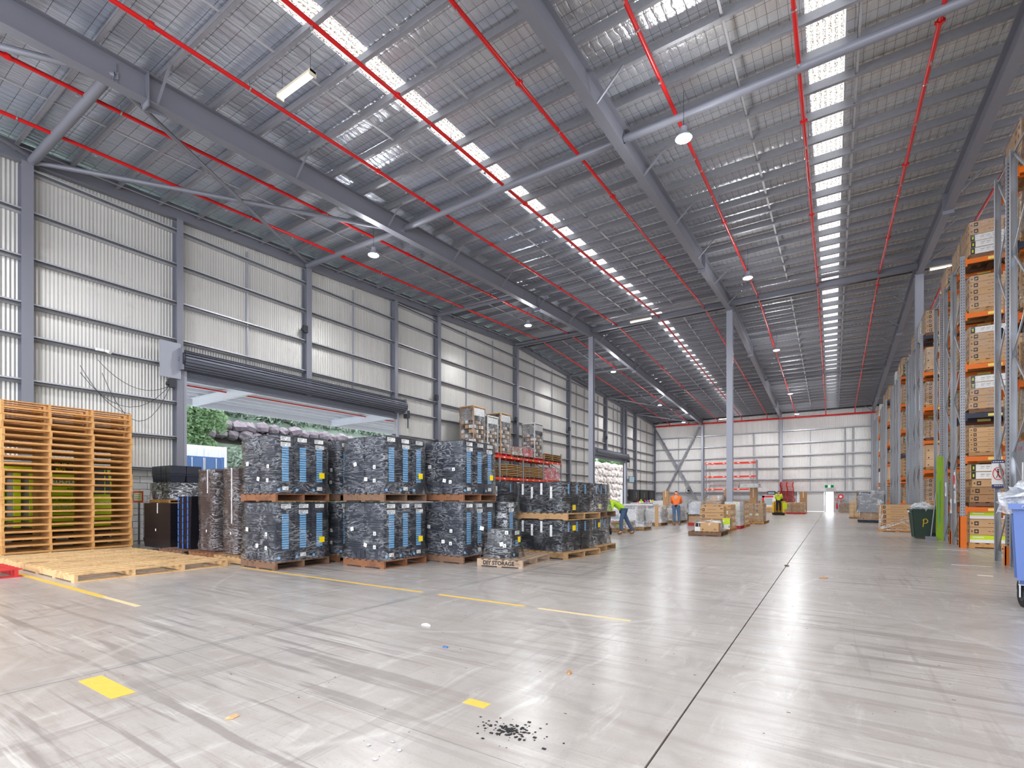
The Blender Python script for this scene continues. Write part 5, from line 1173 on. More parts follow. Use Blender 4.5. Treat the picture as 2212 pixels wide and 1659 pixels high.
for bi, rows_, hh in blocks:
    for ri, (y0, dp) in enumerate(rows_):
        t = thing('tall_rack', 'tall orange beamed pallet rack row, %s counted from the front' % NTH[row], 'rack', (RXX, y0, 0)); bmsh = brace_mesh(dp, hh)
        nb = 2 if bi < 2 else 1
        for fx in range(nb + 1):
            for yy in (0, dp): o = link('upright', PM[hh], t, (fx * 2.78, yy, 0), rot=(0, 0, 0 if yy == 0 else math.pi))
            link('frame_brace', bmsh, t, (fx * 2.78, 0, 0))
            if fx == 0 and bi < 3:
                m = MB(); m.box(-.075, .075, -.08, -.045, 0, .38 if ri else .85) ; m.box(-.075, -.06, -.08, .05, 0, .38 if ri else .85); m.build('post_guard', M_ORANGE, t)
        for lv, z in enumerate(LV):
            for k in range(nb):
                for yy in (0, dp): link('beam', rbeam(M_NAVY if (lv + row) % 6 == 4 else M_ORANGE), t, (k * 2.78, yy - (.04 if yy == 0 else -.04), z), rot=(0, 0, 0))
        # goods
        for lv in range(-1, 6):
            z = 0 if lv < 0 else LV[lv]
            slots = 2 if (ri == 0 and bi in (1, 2)) else 1
            for s_ in range(slots):
                if bi == 0 and ri == 1: dep_ = 1.05
                x = RXX + .10 + 1.20 + s_ * 1.32; seq = ['bandlow', 'low', 'flat', 'band', 'bandtop', 'flat', 'bandlow']
                if row % 2: seq = ['plain', 'flat', 'plain', 'low', 'flat', 'plain', 'flat']
                if row % 4 == 2: seq = ['white', 'flat', 'white', 'plain', 'white', 'band', 'white']
                st = seq[(lv + 1 + s_ * 3) % 7]
                if bi == 1 and ri == 0 and s_ == 0:
                    st = {-1: None, 0: None, 1: 'low', 2: 'band', 3: 'bandtop', 4: 'flat', 5: 'bandlow'}[lv]
                if st is None: continue
                if lv < 0: st = 'four'
                yl = y0 + (dp - 1.05) / 2
                where = '%s the %s rack row%s' % ('on the floor in' if lv < 0 else 'on the %s shelf of' % ORD[min(lv, 5)] if lv < 5 else 'on the top shelf of', NTH[row], (', inner place' if s_ else ''))
                rack_pallet(x, yl - .015, z + .001, 'pallet %s' % where, (M_PINED, M_OLD, M_PINE)[(lv + row) % 3])
                rack_load(st, x - .0, yl, z + .133, '%s %s' % (STY[st], where), (lv + row + s_) % 3 != 0 or lv > 3)
        row += 1
# hand-built goods at the near end of the first visible bay
bx = RXX + 1.30; by = 18.03
rack_pallet(bx, by, .001, 'pallet under the lime ended cartons on the floor of the first open bay', M_PINE)
for k, (st, l) in enumerate((('lime', 'lime and white carton, lowest of four in the first open bay'), ('flat', 'brown carton, second of four in the first open bay'), ('flat', 'brown carton, third of four in the first open bay'), ('lime', 'lime and white carton, topmost of four in the first open bay'))):
    loose(bx - .58, by + .5, .135 + k * .215, 1.14, 1.0, .212, st, l, 0, M_CARD, seed=k)
rack_pallet(bx, by, 1.101, 'pallet on the lowest shelf of the first open bay', M_OLD)
for k, (st, l) in enumerate((('flat', 'brown carton, lowest of five on the lowest open shelf'), ('flat', 'brown carton, second of five on the lowest open shelf'), ('flat', 'brown carton, third of five on the lowest open shelf'), ('band', 'lime and white carton, fourth of five on the lowest open shelf'), ('band', 'lime and white carton, topmost on the lowest open shelf'))):
    loose(bx - .6 + (.0, .02, .05, .0, .0)[k], by + .5, 1.235 + k * .205, 1.1, 1.0, .202, st, l, 0, M_CARDD if k < 2 else M_CARD, seed=k + 5)
# sheet stack with blue strap on the second shelf, thin dark edges
# ---------------------------------------------------------------- signs, panels and bins at the aisle ends
def ped_sign(x, y, z, label):
    t = thing('warning_sign', label, 'sign', (x, y, z)); m = MB(); m.box(-.10, .10, -.01, 0, 0, .60); m.build('sign_board', M_WHITE, t)
    m = MB(); m.box(-.10, .10, -.012, -.01, .53, .60); m.box(-.10, .10, -.012, -.01, 0, .08); m.build('navy_band', plain('sign_navy', (56, 62, 104), .5), t)
    m = MB(); n = 24
    for k in range(n): a, b = 2 * math.pi * k / n, 2 * math.pi * (k + 1) / n; m.bar((.082 * math.cos(a), -.014, .31 + .13 * math.sin(a)), (.082 * math.cos(b), -.014, .31 + .13 * math.sin(b)), .012, .016, 0, (0, 1, 0))
    m.bar((-.05, -.014, .41), (.05, -.014, .21), .012, .016, 0, (0, 1, 0)); m.build('red_ring', M_RED, t)
    m = MB(); m.cyl((0, -.012, .39), (0, -.015, .39), .016, None, 10); m.bar((0, -.013, .37), (0, -.013, .30), .03, .003, 0, (0, 1, 0)); m.bar((0, -.013, .30), (-.025, -.013, .22), .012, .003, 0, (0, 1, 0)); m.bar((0, -.013, .30), (.025, -.013, .22), .012, .003, 0, (0, 1, 0)); m.build('walking_figure', M_INK, t)
    m = MB()
    for k in range(5): m.box(-.08 + k * .035, -.08 + k * .035 + .024, -.0135, -.012, .555, .57)
    for k in range(4): m.box(-.06 + k * .035, -.06 + k * .035 + .024, -.0135, -.012, .045, .06)
    m.build('small_print', M_WHITE, t); return t
ped_sign(2.93, 14.44, 1.55, 'white no pedestrians sign with red ring on the nearest rack post')
ped_sign(2.87, 18.5, 1.55, 'white no pedestrians sign on the post of the second rack block').rotation_euler = (0, 0, -RX)
t = thing('leaning_board', 'tall grey flat panel leaning in the nearest rack end', 'panel', (2.96, 13.05, .1)); m = MB(); m.box(-.01, .02, -.22, .22, 0, 2.3); m.build('panel_sheet', plain('panel_grey', (124, 126, 132), .5), t)
m = MB(); m.box(-.014, -.01, -.12, .1, 2.14, 2.2); m.build('red_lettering_block', plain('dull_red_print', (150, 90, 96), .5), t); m = MB(); m.box(-.022, -.01, -.21, -.17, .4, 1.9); m.build('white_strip', M_WHITE, t)
t = thing('lime_panel', 'tall lime green board leaning beside the green wheelie bin', 'panel', (2.86, 20.85, 0)); m = MB(); m.add([(-.10, -.14, 0), (.10, -.06, 0), (.10, 0, 0), (-.10, -.08, 0), (-.06, .02, 2.68), (.14, .10, 2.68), (.14, .14, 2.68), (-.06, .06, 2.68)], [(0, 3, 2, 1), (4, 5, 6, 7), (0, 1, 5, 4), (2, 3, 7, 6), (0, 4, 7, 3), (1, 2, 6, 5)]); m.build('board', M_LIMEP, t)
m = MB(); m.bar((-.02, -.095, .5), (.0, -.02, 1.9), .03, .012); m.build('green_tool', plain('darker_green_tool', (40, 150, 70), .4), t)
t = thing('broom', 'grey broom propped against the lime board', 'broom', (2.60, 20.45, .0)); m = MB(); m.cyl((0, 0, .12), (.16, .28, 1.5), .014, None, 6); m.build('broom_handle', M_STEELL, t); m = MB(); m.box(-.14, .14, -.03, .03, 0, .13); m.build('broom_head', M_STEEL, t)
for i, (y, z) in enumerate(((18.6, 1.2), (19.15, .9), (19.95, 1.4), (21.5, 1.1))): m = MB(); m.box(-.01, 0, -.10, .10, 0, .42, 0); m.box(-.014, -.01, -.07, .07, .1, .3, 1); link('rack_notice', m.mesh('rack_notice', [M_WHITE, plain('notice_grey', (180, 186, 200), .5)]), None, (2.89, y, z), 0, 'white notice on a rack end of the second block, %s from the front' % NTH[i], 'sign')
# wheelie bin
def wheelie(x, y, rz, mat, label, w=.56, d=.62, h=1.0, mark=None):
    t = thing('wheelie_bin', label, 'bin', (x, y, 0), rz)
    m = MB(); a = [(-w * .40, -d * .36), (w * .40, -d * .36), (w * .42, d * .40), (-w * .42, d * .40)]; b = [(-w / 2, -d / 2), (w / 2, -d / 2), (w / 2, d / 2), (-w / 2, d / 2)]
    m.add([(p[0], p[1], .03) for p in a] + [(p[0], p[1], h - .06) for p in b], [(3, 2, 1, 0), (0, 1, 5, 4), (1, 2, 6, 5), (2, 3, 7, 6), (3, 0, 4, 7), (4, 5, 6, 7)])
    m.bar((-w * .3, -d * .37, .04), (-w * .38, -d * .505, h - .08), .035, .03); m.bar((w * .3, -d * .37, .04), (w * .38, -d * .505, h - .08), .035, .03); m.build('bin_body', mat, t)
    m = MB(); m.box(-w / 2 - .03, w / 2 + .03, -d / 2 - .03, d / 2 + .03, h - .07, h - .02); m.bar((-w / 2, d / 2 + .07, h - .04), (w / 2, d / 2 + .07, h - .04), .03, .03)
    for k in (-.4, -.2, 0, .2, .4): m.box(w * k - .01, w * k + .01, -d / 2 - .026, -d / 2 + .0, h - .12, h - .07)
    m.build('bin_rim', mat, t)
    for x_ in (-1, 1): m = MB(); m.cyl((x_ * w * .36, d * .40, .1), (x_ * (w * .36 + .05), d * .40, .1), .1, None, 18); wh = m.build('wheel', M_BLACK, t); m = MB(); m.cyl((x_ * (w * .36 + .05), d * .40, .1), (x_ * (w * .36 + .056), d * .40, .1), .04, None, 10); m.build('hub', M_DARK, wh)
    m = MB(); m.cyl((-w * .36, d * .4, .1), (w * .36, d * .4, .1), .014, None, 8); m.build('axle', M_STEEL, t)
    return t
M_BING = plain('bin_green', (48, 66, 58), .45, 0, .06); M_BINB = plain('bin_blue', (88, 112, 170), .42, 0, .06)
gb = wheelie(2.50, 21.45, math.radians(-84), M_BING, 'dark green wheelie bin overflowing with plastic film, painted yellow letter')
def film_heap(x, y, z, rx, ry, rz_, label, seed, dens=1.0):
    r = random.Random(seed); m = MB(); n = 22; k = 12; vs = []
    for i in range(k + 1):
        for j in range(n):
            th_ = math.pi / 2 * i / k; ph = 2 * math.pi * j / n; q = 1 + r.uniform(-.28, .24)
            vs.append((rx * math.cos(th_) * math.cos(ph) * q, ry * math.cos(th_) * math.sin(ph) * q, rz_ * math.sin(th_) * (1 + r.uniform(-.2, .25)) - (.12 * r.random() if i == 0 else 0)))
    m.add(vs, [(i * n + j, i * n + (j + 1) % n, (i + 1) * n + (j + 1) % n, (i + 1) * n + j) for i in range(k) for j in range(n)], 0, False)
    return m.build('plastic_film', M_FILM, None, (x, y, z), label=label, cat='plastic film')
film_heap(2.52, 21.45, .95, .34, .30, .24, 'crumpled clear film heaped in the green wheelie bin', 5)
mP = MB(); w_ = .0095
for p, q in (((-.03, -.13), (-.02, .11)), ((-.05, .09), (.0, .14)), ((.0, .14), (.06, .13)), ((.06, .13), (.09, .06)), ((.09, .06), (.05, .0)), ((.05, .0), (-.03, -.01))): mP.bar((p[0], 0, p[1]), (q[0], 0, q[1]), .02, .006, 0, (0, 1, 0))
# letter sits on the bin face that looks to the camera
fp = Matrix.Rotation(math.radians(-58), 4, 'Z')
mP.build('painted_letter', plain('yellow_spray', (232, 190, 30), .5), gb, (.262, .0, .52), rot=(0, math.radians(3), RX))
# blue bin cart on castors at the right edge
t = thing('blue_bin', 'large blue wheeled bin cut by the right edge', 'bin', (2.20, 8.75, 0), math.radians(-12.4))
m = MB(); m.add([(-.24, -.35, .33), (.75, -.35, .33), (.75, .6, .33), (-.24, .6, .33), (-.28, -.42, 1.22), (.8, -.42, 1.22), (.8, .66, 1.22), (-.28, .66, 1.22)], [(3, 2, 1, 0), (0, 1, 5, 4), (1, 2, 6, 5), (2, 3, 7, 6), (3, 0, 4, 7), (4, 5, 6, 7)])
m.bar((-.25, -.2, .35), (-.285, -.23, 1.18), .06, .03, 0, (1, 0, 0)); m.bar((-.25, .3, .35), (-.285, .34, 1.18), .06, .03, 0, (1, 0, 0)); m.build('bin_body', M_BINB, t)
m = MB(); m.box(-.32, .86, -.48, .72, 1.20, 1.27); m.build('bin_rim', M_BINB, t); m = MB(); m.box(-.22, .74, -.33, .58, .28, .33); m.build('bin_skid', plain('bin_dark_blue', (50, 70, 120), .5), t)
for (x, y) in ((-.17, -.27), (.66, -.27), (-.17, .5), (.66, .5)):
    m = MB(); m.cyl((x - .03, y - .01, .14), (x + .03, y + .01, .14), .14, None, 20); wh = m.build('castor_wheel', M_BLACK, t); m = MB(); m.cyl((x - .034, y - .011, .14), (x + .034, y + .011, .14), .07, None, 14); m.build('wheel_rim', M_DARK, wh)
    m = MB(); m.box(x - .055, x - .04, y - .03, y + .03, .12, .28); m.box(x + .04, x + .055, y - .03, y + .03, .12, .28); m.box(x - .06, x + .06, y - .05, y + .05, .27, .285); m.build('castor_fork', M_GALV, wh)
film_heap(2.28, 8.72, 1.24, .50, .50, .34, 'crumpled clear film spilling from the blue bin', 6)
# loads on the floor in front of the racks
pallet(2.72, 25.0, 0, 1.15, 1.2, M_PINE, 'pale pallet under the wrapped flat cartons by the bin', .13, 7, 3)
carton_load(2.68, 25.05, .132, 1.08, 1.1, [(.19, 1, 1, 'flat')] * 5, 'five long flat cartons under loose torn film beside the green bin', None, 95)
wrap_o = MB(); link('torn_film', wrap_o.mesh('torn_film', M_WRAPT)) if 0 else None
t = thing('torn_film', 'torn strands of white film draped over the flat carton load', 'plastic film', (2.7, 24.98, .0)); m = MB()
for p, q in (((-1.1, 0, .16), (-.15, -.02, .62)), ((-1.12, .0, .1), (-.1, -.02, .50)), ((-.9, -.01, .08), (-.05, -.02, .12)), ((-.35, -.01, .6), (.02, 0, .25)), ((-.5, -.01, .45), (.0, 0, .15)), ((-1.14, -.01, .1), (-1.10, -.01, 1.05)), ((-1.16, -.01, .1), (-1.02, -.01, .7))): m.bar(p, q, .012, .05)
m.build('film_strand', M_WRAPT, t)
wrap_shell(1.52, 2.74 - .9, 24.98, 26.2, .1, 1.12, M_WRAPH, None, 96, .1, False) if 0 else None
pallet(2.28, 33.9, 0, 1.1, 1.15, M_BLUEP, 'dark pallet under the grey wrapped load by the racks', .14, 6, 3)
carton_load(2.24, 33.95, .142, .95, 1.0, [(.3, 1, 1, 'plain'), (.12, 1, 1, 'plain')], 'brown box under the grey wrapped goods by the racks', M_WRAPH, 97)
lumpy(2.36, 33.85, .565, 1.2, 1.2, 1.2, 'grey-silver shrink wrapped goods standing on the brown box', 98, [plain('grey_wrapped_goods', (150, 154, 160), .35), M_STEELL, M_GLASS])
pallet(1.95, 40.3, 0, 1.05, 1.1, M_PINED, 'pallet under the small square cartons near the racks', .1, 6, 3)
carton_load(1.93, 40.33, .102, 1.0, 1.05, [(.2625, 4, 4, 'plain')] * 4, 'block of small square brown cartons near the racks', None, 99, mats=[M_CARDL])
loose(1.45, 40.6, 1.155, .42, .4, .5, 'white', 'carton with white label on top of the small carton block', 0, M_CARDL); loose(1.78, 40.7, 1.155, .22, .3, .36, 'plain', 'small carton beside the labelled one on the block', 0, M_CARD)
# high lamp pair hanging by the rack rafter
for i, (x, y) in enumerate(((3.75, 12.3), (3.78, 14.3))): t = thing('white_pendant', 'small white pendant lamp hung beside the right rafter, %s' % ('near one', 'far one')[i], 'lamp', (x, y, 9.75)); m = MB(); m.cyl((0, 0, 0), (0, 0, .3), .10, .13, 12); m.build('pendant_body', M_WHITE, t); m = MB(); m.cyl((0, 0, .3), (0, 0, .9), .02, None, 6); m.build('pendant_stem', M_DARK, t)
# ---------------------------------------------------------------- floor paint and litter
def paint(x0, x1, y0, y1, label, mat, name='floor_marking'):
    m = MB(); m.box(x0, x1, y0, y1, .0004, .002); return m.build(name, mat, kind='structure', label=None)
paint(-14.2, -8.3, 2.62, 2.70, '', M_YPAINT); paint(-8.3, -7.2, 2.63, 2.69, '', M_YFADE)
paint(-9.6, -4.9, 5.22, 5.28, '', M_YPAINT); paint(-4.6, -3.2, 5.22, 5.28, '', M_YPAINT); paint(-3.0, -1.85, 5.21, 5.27, '', M_YFADE)
paint(-4.62, -4.02, 1.33, 1.47, '', M_YPAINT); paint(-2.03, -1.86, 2.55, 2.63, '', M_YPAINT)
paint(2.0, 2.6, 13.2, 13.24, '', M_WPAINT); paint(2.1, 2.3, 11.6, 11.66, '', M_WPAINT); paint(2.3, 2.9, 17.0, 17.05, '', M_WPAINT)
def litter(x, y, s, mat, label, nm, seed, flat=.3):
    r = random.Random(seed); m = MB(); n = 7
    pts = [(s * r.uniform(.5, 1) * math.cos(2 * math.pi * k / n), s * .5 * r.uniform(.5, 1) * math.sin(2 * math.pi * k / n)) for k in range(n)]
    vs = [(p[0], p[1], .002) for p in pts] + [(p[0] * .8, p[1] * .8, s * flat * r.uniform(.3, 1)) for p in pts]
    m.add(vs, [tuple(range(n, 2 * n))] + [(k, (k + 1) % n, n + (k + 1) % n, n + k) for k in range(n)])
    m.build(nm, mat, None, (x, y, 0), r.uniform(0, 3), label=label, cat='litter')
litter(-3.06, 1.62, .06, M_CARD, 'crumpled brown paper scrap on the near floor left of centre', 'paper_scrap', 1)
litter(-3.59, 3.89, .07, M_WHITE, 'small white scrap lying in front of the wrapped tubs', 'white_scrap', 2)
litter(-2.91, 3.41, .05, plain('blue_scrap', (60, 100, 160), .5), 'small blue scrap on the floor below the white scrap', 'blue_scrap', 3)
litter(-1.69, 3.43, .06, M_CARDD, 'brown twig-like scrap near the floor middle', 'brown_scrap', 4)
litter(-.14, 9.8, .10, M_CARDD, 'dark brown scrap right of the long floor joint', 'brown_scrap', 5)
litter(-.77, 11.16, .10, plain('dark_scrap', (96, 80, 70), .8), 'dark scrap lying across the long floor joint', 'dark_scrap', 6)
r = random.Random(9); m = MB()
for k in range(160):
    a, d = r.uniform(0, 6.3), abs(r.gauss(0, .075)); x, y = d * math.cos(a) * 1.5, d * math.sin(a); s_ = r.uniform(.002, .007); m.box(x - s_, x + s_ * r.uniform(.4, 2.5), y - s_, y + s_, .001, .001 + s_ * .6)
m.build('black_grit', M_BLACK, None, (-1.56, 2.39, 0), label='scatter of black grit on the near floor', cat='dirt', kind='stuff')
for i, (x, y) in enumerate(((-1.96, 1.75), (-2.1, 1.83), (-1.92, 1.88), (-2.02, 1.93))): m = MB(); m.cyl((0, 0, .0005), (0, 0, .006), .012, None, 8); link('floor_stud', m.mesh('floor_stud', M_SILV), None, (x, y, 0), 0, 'small shiny stud set in the near floor, %s of four' % NTH[i], 'stud', 'four floor studs in the near floor')
r = random.Random(77); m = MB()
for k in range(420):
    x, y = r.uniform(-8, 6), r.uniform(.8, 14) ; s_ = r.uniform(.002, .007); m.box(x - s_ * r.uniform(1, 3), x + s_, y - s_ * .6, y + s_ * .6, .0008, .002)
m.build('floor_grit', plain('brown_grit', (92, 76, 68), .9), None, label='tiny brown crumbs strewn over the concrete floor', cat='dirt', kind='stuff')
# ---------------------------------------------------------------- outdoors
M_ASPH = plain('asphalt', (168, 166, 162), .9, 0, .12, 1.5)
m = MB(); m.box(-34, -18.62, -14, 110, -.4, -.03); m.box(-18.6, 40, 60.3, 110, -.4, -.03); m.build('ground', M_ASPH, kind='structure')
def m_leaf(name, a, b):
    g = G(name); f = g.noise(g.pos(), 2.2, 4); f2 = g.noise(g.pos(), .35, 3)
    c = g.mix(f, lin(a), lin(b)); c = g.mix(g.ramp(f2, [(.4, 0.), (.6, .35)]), c, lin((150, 166, 152)))
    d = g.n('BsdfDiffuse'); g.l(c, d.inputs[0]); t_ = g.n('BsdfTranslucent'); g.l(c, t_.inputs[0]); mx = g.n('MixShader'); mx.inputs[0].default_value = .35; g.l(d.outputs[0], mx.inputs[1]); g.l(t_.outputs[0], mx.inputs[2]); return g.done(mx.outputs[0])
M_LEAF = m_leaf('pale_foliage', (96, 116, 104), (160, 174, 160)); M_LEAFG = m_leaf('green_foliage', (76, 118, 84), (140, 168, 112)); M_HILL = m_leaf('hill_cover', (70, 84, 74), (112, 122, 106)); M_SPIKY = m_leaf('spiky_foliage', (176, 196, 84), (214, 216, 120))
M_ROCK = plain('retaining_rock', (118, 110, 118), .9, 0, .35, 1.2, .3); M_ROCKL = plain('pale_quarry_rock', (164, 156, 152), .9, 0, .3, 1.6, .3); M_SOIL = plain('dark_gap_soil', (70, 64, 62), .95)
def leaf_blob(name, n, rx, ry, rz_, leaf, seed, mat, trunk=True):
    r = random.Random(seed); m = MB()
    for k in range(n):
        a, u = r.uniform(0, 2 * math.pi), r.uniform(-.35, 1); q = r.uniform(.65, 1.05) * (1 + .22 * math.sin(3 * a + seed) * math.cos(4 * u)); s_ = math.sqrt(max(0, 1 - min(1, abs(u)) ** 2))
        p = Vector((rx * s_ * math.cos(a) * q, ry * s_ * math.sin(a) * q, rz_ * u * q + rz_ * .45)); d1 = Vector((r.gauss(0, 1), r.gauss(0, 1), r.gauss(0, .6))).normalized(); d2 = d1.orthogonal().normalized(); L = leaf * r.uniform(.6, 1.3)
        m.add([p - d1 * L, p + d2 * L * .4, p + d1 * L, p - d2 * L * .4], [(0, 1, 2, 3)])
    return m.mesh(name, mat)
BL = [leaf_blob('foliage', 1500, 1.5, 1.5, 1.1, .16, s_, M_LEAF) for s_ in (1, 2, 3)]; BG = leaf_blob('foliage', 2600, 1.0, 1.3, 1.6, .14, 5, M_LEAFG)
stem = MB(); stem.cyl((0, 0, -.6), (0, 0, .6), .08, .04, 6); stem_m = stem.mesh('stem', M_OLD)
def hz(x): return 0 if x > -31 else ((-31 - x) * 1.0 if x > -36.2 else (5.2 if x > -36.4 else 6.5 + (-36.4 - x) * .55))
hl = MB(); nx, ny = 14, 40; vs = []; r = random.Random(4)
for i in range(nx + 1):
    for j in range(ny + 1):
        x = (-31, -33, -35, -36.3, -36.9, -39, -41, -44, -47, -50, -54, -58, -63, -68, -75)[i]; y = -10 + 150 * j / ny; vs.append((x + (r.uniform(-.5, .5) if i > 4 else 0), y, hz(x) + (r.uniform(-.3, .4) if i > 4 else -.1)))
hl.add(vs, [(i * (ny + 1) + j, i * (ny + 1) + j + 1, (i + 1) * (ny + 1) + j + 1, (i + 1) * (ny + 1) + j) for i in range(nx) for j in range(ny)], 0, True)
hl.build('ground_bank', M_HILL, kind='structure')
import numpy as np
rg = np.random.default_rng(5); cl = []
for i in range(620):
    x = -31.6 - (3.2 * rg.random() if i % 3 == 0 else 6.2 + 12 * rg.random() ** 1.3); y = 12.5 + rg.random() * (24 if x > -36 else 34)
    if x > -36.2 and y < 17.6: continue
    cl.append((x, y, hz(x) + .35, .55 + .55 * rg.random()))
cl = np.array(cl); n_l = 240; N = len(cl) * n_l; c_ = np.repeat(cl, n_l, 0)
a_ = rg.random(N) * 2 * np.pi; u_ = rg.random(N) * 1.3 - .3; s_ = np.sqrt(np.clip(1 - u_ ** 2, 0, 1)); q_ = .7 + .4 * rg.random(N)
P_ = np.stack([c_[:, 0] + 1.5 * c_[:, 3] * s_ * np.cos(a_) * q_, c_[:, 1] + 1.5 * c_[:, 3] * s_ * np.sin(a_) * q_, c_[:, 2] + 1.1 * c_[:, 3] * u_ * q_], 1)
d1 = rg.normal(size=(N, 3)); d1 /= np.linalg.norm(d1, axis=1, keepdims=True); d2 = np.cross(d1, rg.normal(size=(N, 3))); d2 /= np.linalg.norm(d2, axis=1, keepdims=True)
L_ = (.13 + .14 * rg.random((N, 1))); V_ = np.stack([P_ - d1 * L_, P_ + d2 * L_ * .42, P_ + d1 * L_, P_ - d2 * L_ * .42], 1).reshape(-1, 3).astype(np.float32)
me_ = bpy.data.meshes.new('hillside_scrub'); me_.vertices.add(N * 4); me_.vertices.foreach_set('co', V_.ravel()); me_.loops.add(N * 4); me_.loops.foreach_set('vertex_index', np.arange(N * 4, dtype=np.int32))
me_.polygons.add(N); me_.polygons.foreach_set('loop_start', np.arange(0, N * 4, 4, dtype=np.int32)); me_.update(calc_edges=True); me_.materials.append(M_LEAF)
link('hillside_scrub', me_, None, label='dense pale green scrub covering the bank outside the big doorway', cat='scrub', kind='stuff')
for i, (x, y, z, s_) in enumerate(((-30.2, 12.6, 1.7, 1.4), (-31, 13.6, 3.4, 1.5), (-30.6, 11.6, 4.2, 1.4))):
    pass
t = thing('leafy_tree', 'fresh green leafy tree at the left edge of the big doorway', 'tree', (-33.8, 15.1, 2.5)); 
for k, (dx, dy, z, s_) in enumerate(((0, 0, 1.2, 1.1), (.3, .5, 2.9, 1.1), (-.3, -.2, 4.3, 1.0))): o = link('foliage', BG, t, (dx, dy, z)); o.scale = (s_, s_, s_)
m = MB(); m.cyl((0, 0, -.05), (0, 0, 4.4), .14, .06, 8); m.build('trunk', M_OLD, t)
t = thing('spiky_plant', 'yellow-green spiky plant beside the containers outside', 'plant', (-29.5, 15.4, 1.6)); m = MB(); r2 = random.Random(3)
for k in range(150): a, e = r2.uniform(0, 6.3), r2.uniform(.15, 1.4); d = Vector((math.cos(a) * math.cos(e), math.sin(a) * math.cos(e), math.sin(e))); p = Vector((0, 0, 0)); q = d.cross(Vector((0, 0, 1))).normalized() * .03; m.add([p - q, p + q, p + d * r2.uniform(.7, 1.05)], [(0, 1, 2)])
m.build('spiky_leaves', M_SPIKY, t); m = MB(); m.cyl((0, 0, -1.65), (0, 0, 0), .12, .1, 7); m.build('stem', M_OLD, t)
def rock_mesh(seed, sx_, sy_, sz_):
    r = random.Random(seed); m = MB(); n, k = 9, 4; vs = []
    for i in range(k + 1):
        for j in range(n):
            th_ = math.pi * (i + .25) / (k + .5); ph = 2 * math.pi * j / n; q = r.uniform(.78, 1.12); e = .8
            cx = math.sin(th_) * math.cos(ph); cy = math.sin(th_) * math.sin(ph); cz = math.cos(th_); f = lambda v: math.copysign(abs(v) ** e, v)
            vs.append((sx_ * f(cx) * q, sy_ * f(cy) * q, sz_ * f(cz) * q))
    m.add(vs, [(i * n + j, (i + 1) * n + j, (i + 1) * n + (j + 1) % n, i * n + (j + 1) % n) for i in range(k) for j in range(n)] + [tuple(range(n)), tuple(range(k * n, (k + 1) * n))[::-1]])
    return m
def rock_wall(name, label, x, ya, yb, za, zb, s_, mat, seed):
    t = thing(name, label, 'wall', (x, ya, za)); ms = [rock_mesh(seed + k, .5 * s_, .55 * s_, .42 * s_).mesh('stone', mat) for k in range(5)]; r = random.Random(seed)
    m = MB(); m.box(-1.2, -.3, 0, yb - ya, -.3, zb - za); m.build('backing_soil', M_SOIL, t); z = .3 * s_; k = 0; cnt = 0
    while z < zb - za + .1:
        y = (.4 * s_ if k % 2 else 0)
        while y < yb - ya and cnt < 290:
            o = link('stone', ms[cnt % 5], t, (r.uniform(-.1, .08), y, z + r.uniform(-.08, .08)), rot=(r.uniform(-.3, .3), r.uniform(-.3, .3), r.uniform(-.4, .4))); q = r.uniform(.85, 1.15); o.scale = (q, q, q); y += s_ * r.uniform(.86, 1.02); cnt += 1
        z += .74 * s_; k += 1
rock_wall('retaining_wall', 'row of mauve boulders terracing the bank outside the big doorway', -36, 15.5, 35, 5.55, 6.6, .95, M_ROCK, 20)
rock_wall('stone_wall', 'high pale quarried stone wall outside the far doorway', -27.0, 58, 78, -.05, 5.9, 1.25, M_ROCKL, 40)
m = MB(); m.box(-34, -27.3, 58, 82, 5.6, 6.0); m.build('terrace_ground', M_HILL, kind='structure')
for i in range(7): t = thing('shrub', 'green shrub above the pale stone wall, %s from the near end' % NTH[i], 'shrub', (-29.6 - (i % 2), 59 + i * 3.2, 6.4), i); link('foliage', BG, t).scale = (.9, .9, .6); link('stem', stem_m, t)
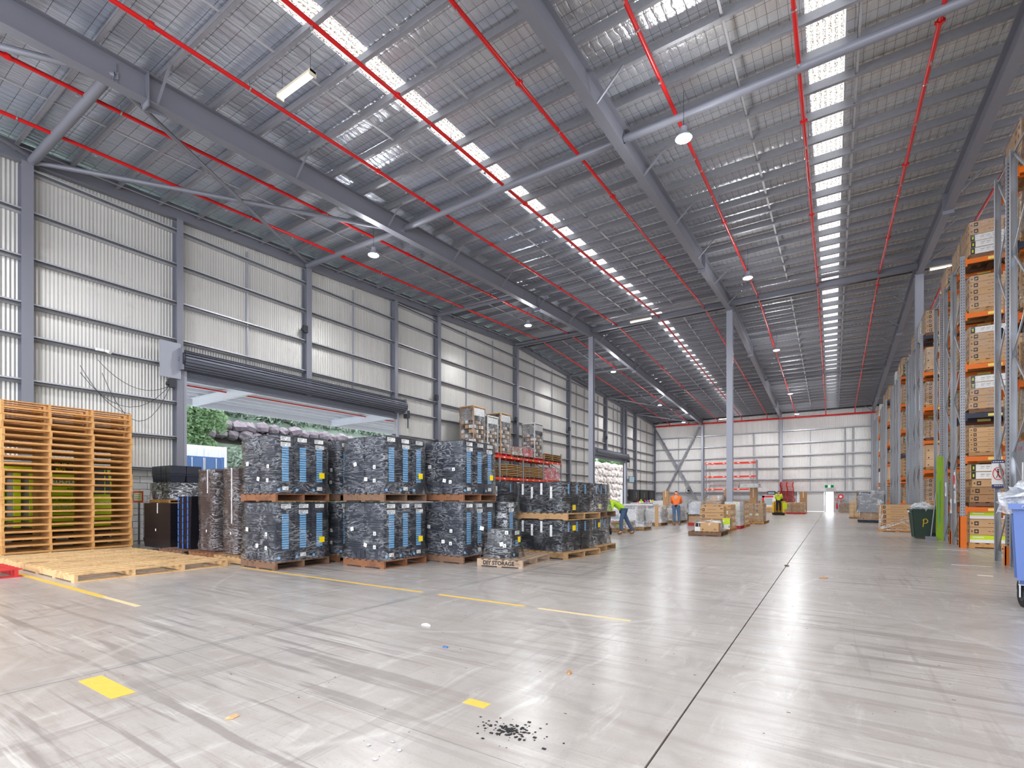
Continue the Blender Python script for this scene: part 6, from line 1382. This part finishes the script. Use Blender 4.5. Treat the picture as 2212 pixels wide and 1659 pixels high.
# canopy outside the big doorway
cn = thing('canopy', 'white steel canopy roof outside the big roller door', 'canopy', (0, 0, 0)); M_CW = plain('canopy_white', (232, 236, 242), .5, 0, .05)
m = MB(); m.box(-23.6, -18.5, 3.5, 30, 5.78, 5.82); m.build('canopy_sheet', plain('canopy_sheet', (228, 232, 238), .5), cn)
for y in (3.6, 10.6, 17.7, 24.8): m = MB(); m.ibar((-23.3, y, 5.50), (-18.5, y, 5.50), .16, .34); m.build('canopy_beam', M_CW, cn)
for k in range(7): x = -23.4 + k * .8; m = MB(); m.box(x, x + .06, 3.5, 30, 5.66, 5.78); m.build('canopy_purlin', M_CW, cn)
m = MB(); m.box(-23.7, -23.6, 3.5, 30, 5.4, 5.9); m.build('canopy_fascia', M_CW, cn)
m = MB(); m.cyl((-20.5, 3.6, 5.6), (-20.5, 29, 5.6), .03, None, 6); m.build('canopy_pipe', M_RED, cn)
for y in (10.6, 17.7): m = MB(); m.bar((-20.9, y, 5.66), (-18.6, y, 5.4), .06, .06); m.build('canopy_stay', M_CW, cn)
for y in (3.6, 24.8): m = MB(); m.box(-23.4, -23.2, y - .1, y + .1, -.03, 5.34); m.build('canopy_post', M_CW, cn)
# containers
def container(x, y, l, w, h, rz, mat, label):
    t = thing('shipping_container', label, 'container', (x, y, -.03), rz); m = MB(); n = int(l / .14)
    for s_, yy in ((-1, 0), (1, w)):
        for k in range(n): xx = l * k / n; m.box(xx + .02, xx + .09, min(yy, yy + s_ * .035), max(yy, yy + s_ * .035), .12, h - .12)
    m.box(0, l, 0, w, .1, h); m.build('container_body', mat, t)
    m = MB(); 
    for k in range(2): m.box(l, l + .03, .06 + k * w / 2, w / 2 - .04 + k * w / 2, .14, h - .14)
    m.build('container_door', mat, t)
    for yy in (.3, .85, w - .85, w - .3): m = MB(); m.cyl((l + .06, yy, .1), (l + .06, yy, h - .06), .022, None, 6); m.build('lock_rod', M_WHITE, t)
    m = MB()
    for yy in (0, w):
        for xx in (0, l): m.box(xx - .05, xx + .06, yy - .06, yy + .06, 0, h + .01)
    m.build('corner_post', mat, t)
container(-28.4, 10.75, 4.0, 1.65, 3.3, 0, plain('container_blue', (110, 150, 210), .5, 0, .08), 'blue shipping container with pale lock rods outside the big doorway')
container(-33.3, 12.5, 4.5, 2.3, 4.25, 0, plain('container_grey', (206, 208, 216), .5, 0, .1), 'tall pale grey container behind the blue one')
